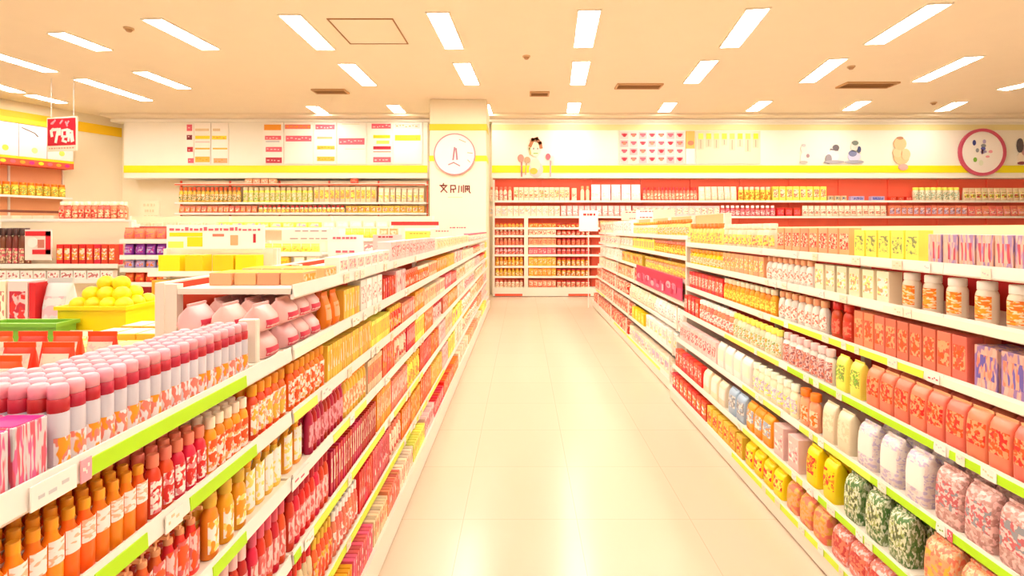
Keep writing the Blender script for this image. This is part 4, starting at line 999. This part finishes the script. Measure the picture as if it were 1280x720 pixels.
fig(1005, 205, 'small white figure with grey paws sitting on the yellow stripe', [
    ('body', [('b',0,8,5,8,'#f4ece0'),('b',-1,2,5,2,'#c8c0b4',.018)]), ('head', [('b',-1,19,4,5,'#eee6da',.018),('b',-1,23,2.5,2,'grey',.022)]), ('paw', [('b',4,10,2,2.5,'#a08088',.022)])])
fig(1040, 204, 'grey and white seated figure in a dark hat on the yellow stripe', [
    ('body', [('b',0,8,8,7,'#efe6ec'),('b',-5,5,4,6,'#9a9298',.018)]), ('head', [('b',2,14,5,5,'#f2e8e8',.018)]), ('hat', [('b',4,19,4,4,'#6c6468',.022),('s',[(-2,17),(6,16)],1.6,'#6c6468',.024)]), ('mat', [('b',2,1.5,13,2,'#b0aab0',.02)])])
fig(1067, 204, 'blue-grey seated figure leaning beside the figure in a dark hat', [
    ('body', [('b',0,8,8,6,'#d4d2ea'),('b',-2,12,5,4,'#7a80a8',.018)]), ('head', [('b',0,20,4.5,6,'#dcd8cc',.018)]), ('hair', [('b',1,25,4,3,'#7c8478',.022),('b',6,17,2.2,4,'#444a70',.022)]), ('mat', [('b',0,1.5,12,2,'#a8a8b4',.02)])])
fig(1125, 212, 'plump peach figure with folded arms over the yellow stripe', [
    ('body', [('b',1,16,10,10,'#f2c08c'),('b',-4,21,6,6,'#f4c898',.018),('b',6,19,6,7,'#f4c898',.018)]), ('head', [('b',-1,32,8,8,'#f0ba88',.02),('b',-1,39,4,2,'#b8805c',.024)]), ('foot', [('b',3,3,6,4,'#f0a8a0',.022)])])
fig(1275, 206, 'small winged dark bird figure at the right picture edge', [
    ('body', [('b',2,8,7,8,'#f3e4d2')]), ('wing', [('b',-1,24,4,9,'#5c5458',.02),('b',5,18,5,7,'#c89898',.018)]), ('foot', [('b',1,2,5,2,'#8a4050',.02)])])
# photo boards
r = empty('photo_board', (X_(774), SZ, Z_(205))); tag(r, 'board of small pink pictures in a grid on the white fascia', 'sign')
s = FZ/F
b = MB(); b.box(0, 82*s, -.010, .002, 0, 41*s, mat('#f6dcd4', .5)); b.build('board', r)
for i in range(7):
    for j in range(4):
        b = MB(); x0 = (1.2+i*11.5)*s; z0 = (1+j*10)*s
        b.box(x0, x0+10*s, -.014, -.0102, z0, z0+8.6*s, mat(['#f3c6c0','#f6d4cc','#f2b0b0'][(i+j)%3], .5))
        b.box(x0+1.5*s, x0+8.5*s, -.017, -.0142, z0+4.5*s, z0+7*s, mat('rose', .5))
        b.blob(x0+5*s, z0+4.6*s, 2.4*s, 2.2*s, -.0172, mat(['crimson','rose','salmon'][(i*2+j)%3], .5), .002, 10)
        b.build('picture', r)
b = MB(); b.box(83*s, 94*s, -.012, .002, 19*s, 41*s, mat('#f4b45c', .5)); b.box(83*s, 94*s, -.012, .002, 0, 19*s, mat('#f6e8e0', .5)); b.blob(89*s, 26*s, 4*s, 3*s, -.0122, mat('salmon', .5), .003); b.build('side_card', r)
r = empty('strip_board', (X_(870), SZ, Z_(205))); tag(r, 'white board of hanging yellow-topped strips beside the pink grid', 'sign')
b = MB(); b.box(0, 80*s, -.008, .002, 0, 41*s, mat('#e2d6bc', .5)); b.build('board', r)
for i in range(8):
    b = MB(); x0 = (2+i*9.8)*s; hh = [20,17,19,15,21,17,23,18][i]
    b.box(x0, x0+7*s, -.013, -.0082, (38-hh)*s, 38*s, mat('#d6c9a8', .5)); b.box(x0+.5*s, x0+6.5*s, -.016, -.0132, 31*s, 38*s, mat(['lemon','#d6dc30'][i % 2], .5))
    b.box(x0+2.8*s, x0+4*s, -.016, -.0132, (39-hh)*s, 30*s, mat('#a89c80', .5)); b.build('strip', r)

# ================================================================ LEFT WALL UNIT AND HANGING SIGN
rotL = math.atan2(-WLd.y, -WLd.x)
O = wl(3.05, .42)
LU = rack('wall rack with white picture board and dark rail on the left wall', (O.x, O.y, 0), rotL, 1.85, [(2.24,0,True),(1.7,0,True)], depth=.40, height=2.9, back='peach', bay=.93, base_h=.2, base_out=0)
fill(LU, 0, .05, 1.75, P2(jar,.12,.28,'gold','orange',pmat('lemon','green','amber',22,22,.5)), 'gold jar with orange lid high on the left wall rack', 'gold jars high on the left wall rack', rows=1)
b = MB(); b.box(0, 1.8, -.03, -.012, 1.93, 1.98, mat('brown', .5)); b.build('dark_rail', LU['root'])
b = MB(); b.box(0, 1.85, -.04, .36, 2.90, 3.02, mat('vermilion', .5)); b.build('light_box', LU['root'])
b = MB()
for i in range(12): b.blob(.08+i*.15, 2.96, .045, .035, -.041, mat(['yellow','rose','amber','magenta'][i%4], .5), .006, 10)
b.build('fruit_print', LU['root'])
b = MB(); b.box(0, 1.85, -.045, .30, 3.02, 3.07, M_GOLD); b.build('yellow_edge', LU['root'])
for i in range(4):
    x0 = .01+i*.46
    b = MB(); b.box(x0, x0+.45, -.03, .0, 3.075, 3.74, mat('#e6d4d2', .5))
    b.strokes([[(x0+.12, 3.62),(x0+.14, 3.36)]] if i % 2 else [[(x0+.05,3.66),(x0+.25,3.58),(x0+.3,3.52)]], -.03, .02, mat('#6c5c58', .5))
    b.blob(x0+.25, 3.22, .05, .06, -.03, mat(['#c8b8a8','#e2c440','#d8d080','#bcd458'][i], .5), .004, 12)
    b.build('picture_board', LU['root'])
b = MB(); b.box(0, 1.85, -.05, .02, 3.745, 3.83, M_GOLD); b.build('top_band', LU['root'])

HZ = 9.0
r = empty('hanging_sign', (px(78,HZ), HZ, pz(189,HZ)), R(-12)); tag(r, 'red hanging sign with white characters below the ceiling at left', 'sign')
W_ = .33
b = MB(); b.box(-W_, W_, -.012, .012, 0, .60, mat('#f3e2cc', .5), .003); b.build('frame', r)
b = MB(); b.box(-W_+.02, W_-.02, -.016, -.0125, .10, .575, mat('#c8102e', .5)); b.build('red_panel', r)
b = MB(); wm = mat('#f7ece4', .5)
b.strokes([[(-.22,.36),(-.19,.38),(-.07,.38),(-.12,.17)],[(-.22,.33),(-.21,.28)],[(-.04,.38),(-.04,.3)]], -.016, .05, wm)
b.strokes([[(.02,.36),(.02,.26),(.1,.25)],[(.02,.36),(.13,.37),(.13,.26)],[(.05,.24),(.03,.18),(.1,.16)],[(.17,.36),(.16,.18)],[(.14,.37),(.24,.33),(.26,.18)],[(.2,.28),(.23,.17)]], -.016, .04, wm)
b.strokes([[(-.22,.49),(-.17,.52)],[(-.19,.49),(-.14,.54)],[(-.02,.49),(.02,.53)],[(.12,.46),(.16,.51)],[(.1,.5),(.13,.44)]], -.016, .028, mat('pink', .5)); b.build('characters', r)
b = MB()
k = -.28
while k < .27:
    l = random.uniform(.02, .05); b.box(k, k+l, -.015, -.0125, .04, .065, mat('#d8a08c', .5)); k += l+.02
b.build('caption_row', r)
for x in (-.25, .25):
    b = MB(); b.tube([(x,0,.60),(x,0,CEIL-pz(189,HZ)-.002)], .005, mat('grey', .4)); b.build('rod', r)

# ================================================================ DISPLAYS IN THE MIDDLE LEFT
def face_rack(x0, x1, Z, label, shelves_px, top_px, back='cream', dp=.24, **k):
    X0, X1 = px(x0, Z), px(x1, Z)
    sh = [(pz(y, Z)-.02, 0, True) for y in shelves_px]
    return rack(label, (X0, Z, 0), 0, X1-X0, sh, depth=dp, height=pz(top_px, Z), back=back, bay=2.0, base_out=0, **k)
def ff(rk, Z, x0px, si, a, c, prod, desc, **k):
    fill(rk, si, px(a, Z)-px(x0px, Z), px(c, Z)-px(x0px, Z), prod, desc, desc + ' in a row', **k)
# E1
e1 = face_rack(-30, 147, 5.0, 'white display rack with red posters facing the camera at left', (333, 352), 277, back='cream', top_panel=(.02,'white'))
ff(e1, 5, -30, 0, -28, 27, P2(bottle,.055,.05,.36,'brown','dark',pmat('sand','brown','rose',30,20,.5),10,lz=(.05,.45),name='sauce_bottle'), 'tall brown bottle with dark cap on the white display rack', rows=2)
ff(e1, 5, -30, 0, 68, 143, P2(carton,.062,.05,.20,'red',pmat('cream','red','amber',30,30,.5),name='carton'), 'red packet with cream lettering on the white display rack', rows=2)
ff(e1, 5, -30, 1, -28, 140, P2(carton,.12,.06,.09,'white',pmat('white','crimson',None,20,20,.4)), 'low white carton under the red packets')
r = empty('poster_card', (px(46,5), 5.02, pz(331,5)+.045)); tag(r, 'white poster with red frame beside the brown bottles', 'poster')
b = MB(); b.box(-.13, .13, -.006, .006, 0, .30, mat('#f4e2d8', .5)); b.build('card', r)
b = MB(); b.strokes([[(-.1,.26),(.1,.26),(.1,.08),(-.03,.08)]], -.006, .045, mat('#d8202c', .5)); b.build('red_frame', r)
b = MB(); b.blob(-.05, .17, .05, .05, -.006, mat('white', .5), .006); b.box(0,.06,-.012,-.006,.12,.2,mat('#c87864', .5)); b.build('picture', r)
# row of pale bottles on a rack behind
e1b = face_rack(-30, 156, 6.2, 'plain tall rack standing behind the red poster display', (276,), 280, back='pale')
ff(e1b, 6.2, -30, 0, 70, 152, P2(bottle,.07,.06,.22,'salmon','cream',pmat('peach','cream','red',25,25,.5),10), 'salmon bottle on top of the rack behind the red posters', rows=2)
ff(e1b, 6.2, -30, 0, -28, 66, P2(carton,.12,.08,.05,'pale'), 'flat pale box on top of the rack behind the posters')
# purple packets
e2 = face_rack(149, 222, 4.9, 'rack of purple and orange packets between poster display and yellow boxes', (302, 322, 338, 356), 283, back='crimson')
for si, (c1, c2, c3, t, hh) in enumerate([('salmon','amber','rose','orange topped pink packet on the highest purple rack shelf',.12), ('purple','magenta','lilac','purple packet on the middle shelf of the purple rack',.13), ('lilac','purple','orange','lilac packet on the third shelf of the purple rack',.10), ('tang','red','amber','tangerine packet on the lowest shelf of the purple rack',.11)]):
    ff(e2, 4.9, 149, si, 151, 219, P2(pouch,.085,.06,hh,c1,pmat(c1,c2,c3,30,30,.5),name='pouch'), t, rows=2)
# yellow boxes
e3 = face_rack(184, 332, 4.0, 'white rack with bright yellow boxes and a printed header', (343, 373), 312, back='white')
yb1 = P2(carton,.155,.12,.15,'yellow',pmat('yellow','gold',None,10,10,.4),None,(.1,.9),.9,name='storage_box')
CATS['storage_box'] = 'box'; CATS['tissue_pack'] = 'pack'; CATS['gift_box'] = 'box'
for a, c in ((195,224),(229,253),(263,291),(292,320)):
    ff(e3, 4, 184, 0, a, c, P2(carton,(c-a)*4/F*.93,.12,.135,'yellow',None,None,(.1,.9),.9,name='storage_box'), f'bright yellow box {dict([(195,"at the left end"),(229,"second from the left end"),(263,"right of the white gap"),(292,"at the right end")])[a]} of the upper row', detail=True)
for a, c, col, t in ((187,208,'gold','golden box at the left end of the lower row'),(217,242,'yellow','yellow box in the lower row beside the golden one'),(253,284,'peach','peach box in the lower row'),(292,320,'orange','orange and white box at the right end of the lower row')):
    ff(e3, 4, 184, 1, a, c, P2(carton,(c-a)*4/F*.93,.12,.125,col,pmat(col,'cream','amber',10,10,.4),None,(.1,.9),.9,name='storage_box'), t, detail=True)
r = empty('header_sign', (px(270,4.05), 4.05, 1.44)); tag(r, 'wide white header sign with small red writing above the yellow boxes', 'sign')
b = MB(); b.box(-.385, .385, -.01, .01, 0, .19, mat('#f7eee4', .5), .002); b.build('board', r)
b = MB(); k = -.36
while k < .35:
    l = random.uniform(.015, .04); b.box(k, k+l, -.013, -.0102, .145, .145+random.uniform(.012,.03), mat('rose', .5)); k += l+.012
b.build('text_row', r)
for x, z, w2, h2, c in ((-.36,.10,.26,.03,'yellow'),(-.22,.02,.12,.075,'yellow'),(-.37,.01,.12,.05,'lemon'),(-.02,.10,.09,.02,'salmon'),(.12,.03,.06,.08,'peach'),(.30,.05,.02,.07,'crimson')):
    b = MB(); b.box(x, x+w2, -.013, -.0102, z, z+h2, mat(c, .5)); b.build('printed_patch', r)
# yellow and pale racks further right
e4 = face_rack(322, 402, 5.0, 'pale rack with yellow packs right of the yellow boxes', (318, 336, 362), 302, back='white')
ff(e4, 5, 322, 0, 326, 398, P2(pouch,.085,.06,.09,'lemon',pmat('yellow','lemon','amber',20,20,.5)), 'lemon pouch on the pale rack upper shelf')
ff(e4, 5, 322, 1, 326, 362, P2(carton,.11,.06,.10,'gold',pmat('yellow','amber',None,16,16,.4)), 'gold carton on the pale rack middle shelf')
ff(e4, 5, 322, 1, 364, 398, P2(carton,.10,.06,.10,'cream',pmat('white','mint',None,16,16,.4)), 'cream carton on the pale rack middle shelf')
ff(e4, 5, 322, 2, 326, 370, P2(pouch,.10,.06,.16,'yellow',pmat('lemon','amber','orange',16,16,.5)), 'yellow pouch on the pale rack lowest shelf')
ff(e4, 5, 322, 2, 372, 398, P2(carton,.08,.06,.15,'sand',pmat('lemon','gold','brown',16,16,.4)), 'sand carton on the pale rack lowest shelf')
sign(px(388,5.23), 5.23, .58, .12, 1.476, 'wide white sign with grey-pink writing above the yellow packs', 'white', '#b08c94', 2)
e5 = face_rack(404, 500, 6.0, 'pale rack with rose writing behind the long left rack', (300, 318, 340), 285, back='white')
ff(e5, 6, 404, 0, 430, 470, P2(pouch,.07,.06,.12,'lemon',pmat('yellow','lemon',None,20,20,.5)), 'lemon yellow pouch high on the rose-writing rack')
ff(e5, 6, 404, 0, 472, 498, P2(carton,.09,.06,.12,'peach',pmat('cream','peach',None,16,16,.5)), 'peach carton high on the rose-writing rack')
ff(e5, 6, 404, 1, 408, 498, P2(carton,.12,.06,.13,'blush',pmat('white','rose',None,14,14,.4)), 'blush carton on the middle of the rose-writing rack')
ff(e5, 6, 404, 2, 408, 498, P2(carton,.14,.06,.16,'white',pmat('white','crimson','sand',14,14,.35)), 'white carton low on the rose-writing rack')
# goods standing on the long left rack spine
e6 = face_rack(484, 545, 7.2, 'cream rack with bright red top edge in front of the pillar', (287, 300, 322), 282, back='cream', top_panel=(.06,'red'))
ff(e6, 7.2, 484, 1, 488, 541, P2(carton,.12,.06,.10,'salmon',pmat('cream','red',None,14,14,.45)), 'salmon carton under the red top edge')
ff(e6, 7.2, 484, 2, 488, 541, P2(pouch,.11,.06,.18,'lemon',pmat('gold','cream','crimson',14,14,.5)), 'lemon pouch under the red top edge')
for x, y, w2, h2, z, t, bs_, ik in [(-.98,3.2,.22,.13,1.432,'white card with pink writing standing on the long left rack','white','rose'),(-.98,4.2,.24,.12,1.432,'blush card with crimson writing on the long left rack','blush','crimson'),
        (-.98,5.4,.26,.14,1.432,'lemon card standing on the long left rack','lemon','gold'),(-.98,7.0,.3,.16,1.432,'cream card with rose rows on the long left rack','cream','rose'),(-.98,8.6,.34,.22,1.432,'pale card with dark pink rows before the pillar','pale','rose')]:
    sign(-1.105, y, w2, h2, z, t, bs_, ik, 2)
# long cream rack far behind
e7 = face_rack(150, 540, 8.8, 'long cream rack far behind with plain top', (286, 305), 270, back='cream')
ff(e7, 8.8, 150, 0, 154, 270, P2(carton,.2,.08,.1,'cream',pmat('pale','sand',None,10,10,.4)), 'cream wide carton on the long far rack, left part')
ff(e7, 8.8, 150, 0, 272, 400, P2(carton,.2,.08,.1,'lemon',pmat('cream','lemon','lilac',10,10,.4)), 'lemon wide carton on the long far rack')
ff(e7, 8.8, 150, 0, 402, 536, P2(carton,.2,.08,.12,'pale',pmat('white','mint',None,10,10,.4)), 'pale wide carton on the long far rack, right part')
# small box sign left, beyond
sign(px(187,9.6), 9.6, .36, .50, 1.62, 'cream box-shaped sign in front of the slanted wall', 'cream', 'sand', 4, ground=.01)

# promotional table with loose goods
TZ = .98
r = empty('display_table', (-2.72, 3.15, 0)); tag(r, 'low white display table with coloured goods behind the left rack', 'table')
b = MB(); b.box(-1.0, 1.0, -.5, .5, TZ-.04, TZ, M_SHELF, .004); b.build('table_top', r)
b = MB(); b.box(-.96, .96, -.46, .46, .06, TZ-.04, mat('blush', .6)); b.build('skirt', r)
b = MB(); b.box(-.9, .9, -.4, .4, 0, .06, mat('brown', .7)); b.build('plinth', r)
def tub(x0, x1, y0, y1, Z, dep, col, label, name='storage_bin', rim=None, cat='bin'):
    X0, X1 = px(x0, Z), px(x1, Z); z1, z0 = pz(y0, Z), pz(y1, Z)
    z0 = TZ+.001
    r = empty(name, ((X0+X1)/2, Z+dep/2, z0)); tag(r, label, cat)
    W = X1-X0; H = z1-z0; t = .008; m = mat(col, .4)
    b = MB()
    b.box(-W/2, W/2, -dep/2, -dep/2+t, 0, H, m); b.box(-W/2, W/2, dep/2-t, dep/2, 0, H, m)
    b.box(-W/2, -W/2+t, -dep/2+t, dep/2-t, 0, H, m); b.box(W/2-t, W/2, -dep/2+t, dep/2-t, 0, H, m); b.box(-W/2+t, W/2-t, -dep/2+t, dep/2-t, 0, t, m)
    b.build('tub', r)
    b = MB(); q = .012; m2 = mat(rim or col, .4)
    b.box(-W/2-q, W/2+q, -dep/2-q, -dep/2, H-.02, H, m2); b.box(-W/2-q, W/2+q, dep/2, dep/2+q, H-.02, H, m2)
    b.box(-W/2-q, -W/2, -dep/2, dep/2, H-.02, H, m2); b.box(W/2, W/2+q, -dep/2, dep/2, H-.02, H, m2); b.build('rim', r)
    return (X0+X1)/2, Z+dep/2, z0, W, H
cx, cy, cz, W, H = tub(72, 157, 383, 412, 2.8, .30, 'yellow', 'bright yellow bin heaped with yellow balls')
ballm = MB(); n = 10
ballm.loft([ring(0,0,.045-.045*math.cos(PI*k/6),.045*math.sin(PI*k/6)+.0004,.045*math.sin(PI*k/6)+.0004,12) for k in range(7)], mat('yellow', .35, vary=.3))
bp = Product([('ball', ballm)]); CATS['ball'] = 'ball'
for (lx, ly, lz) in [(-.13,-.09,0),(-.04,-.09,0),(.05,-.09,0),(.14,-.09,0),(-.13,0,0),(-.04,0,0),(.05,0,0),(.14,0,0),(-.13,.09,0),(-.04,.09,0),(.05,.09,0),(.14,.09,0),
                     (-.09,-.05,.064),(.0,-.05,.064),(.095,-.05,.064),(-.09,.04,.064),(.0,.04,.064),(.095,.04,.064),(-.045,0,.13),(.05,0,.13)]:
    bp.place(Matrix.Translation((cx+lx*.93, cy+ly, cz+H-.045+lz*.85)), 'yellow ball heaped in the bright yellow bin', 'ball', 'yellow balls in the yellow bin', False)
cx, cy, cz, W, H = tub(-20, 70, 404, 419, 2.66, .12, 'leaf', 'shallow green tray at the left edge of the display table', 'shallow_tray', cat='tray')
def onT(x0, x1, y0, Z, dep, prod_f, label, cat, name=None, **k):
    X0, X1 = px(x0, Z), px(x1, Z); h = pz(y0, Z)-TZ
    p = Product(prod_f(X1-X0, dep, h))
    p.place(Matrix.Translation(((X0+X1)/2, Z+dep/2+.02, TZ+.001)), label, cat, None, True)
onT(-12, 2, 352, 3.05, .12, lambda w,d,h: carton(w,d,h,'cream',pmat('cream','crimson',None,20,10,.5),name='gift_box'), 'cream box with dark red stripe at the left end of the table', 'box')
onT(5, 30, 352, 3.05, .12, lambda w,d,h: carton(w,d,h,'blush',pmat('red','blush','crimson',12,12,.5),name='gift_box'), 'blush gift box with large red mark on the table', 'box')
onT(32, 40, 354, 3.05, .12, lambda w,d,h: carton(w,d,h,'red',None,name='gift_box'), 'narrow red gift box beside the silver bag', 'box')
onT(42, 76, 349, 3.05, .14, lambda w,d,h: pouch(w,d,h,'grey',pmat('grey','pink',None,8,8,.4),name='gift_bag'), 'silver-grey rounded bag between red box and yellow bin', 'bag')
onT(147, 179, 411, 2.68, .10, lambda w,d,h: carton(w,d,h,'cream',pmat('mint','cream',None,8,8,.4),name='gift_box'), 'plain cream box at the front of the display table', 'box')
onT(181, 207, 411, 2.68, .10, lambda w,d,h: carton(w,d,h,'gold',pmat('gold','amber',None,8,8,.4),name='gift_box'), 'golden box at the front of the display table', 'box')
onT(75, 104, 416, 2.68, .08, lambda w,d,h: pouch(w,d,max(h,.06),'cream',pmat('lemon','sand','gold',20,20,.5),name='gift_bag'), 'small clear bag with lemon contents on the table front', 'bag')
onT(106, 142, 420, 2.68, .08, lambda w,d,h: carton(w,d,max(h,.05),'peach',pmat('sand','cream',None,20,20,.4),name='gift_box'), 'flat peach box on the table front', 'box')
onT(166, 186, 371, 3.3, .12, lambda w,d,h: bottle(w,d,h,'blush','red',pmat('white','rose',None,20,20,.4),12,name='lotion_bottle'), 'blush bottle with red cap standing behind the cream box', 'bottle')
onT(190, 212, 373, 3.3, .12, lambda w,d,h: carton(w,d,h,'pale',pmat('lemon','salmon',None,12,12,.4),name='gift_box'), 'pale box left of the yellow basket', 'box')
onT(158, 213, 386, 3.14, .06, lambda w,d,h: carton(w,d,h,'#e8e490',pmat('#e8e490','red',None,4,60,.25),name='gift_box'), 'long pale green box with red line across the table', 'box')
onT(216, 257, 372, 3.0, .20, lambda w,d,h: carton(w,d,h,'yellow',pmat('yellow','cream','gold',10,10,.5),None,(.1,.8),.6,name='gift_box'), 'bright yellow gift box on the right half of the table', 'box')
onT(259, 330, 384, 2.95, .16, lambda w,d,h: carton(w,d,h,'white',pmat('white','rose',None,14,14,.2),'yellow',name='gift_box'), 'wide white box with yellow lid at the right end of the table', 'box')
onT(258, 292, 366, 3.2, .12, lambda w,d,h: pouch(w,d,h,'lemon',pmat('lemon','yellow',None,10,10,.5),name='gift_bag'), 'lemon bag behind the wide white box', 'bag')
onT(296, 328, 364, 3.2, .12, lambda w,d,h: pouch(w,d,h,'blush',pmat('white','crimson',None,14,14,.4),name='gift_bag'), 'blush bag behind the wide white box', 'bag')
print('COUNTS', sorted(COUNT.items(), key=lambda p: -p[1]), sum(COUNT.values()))
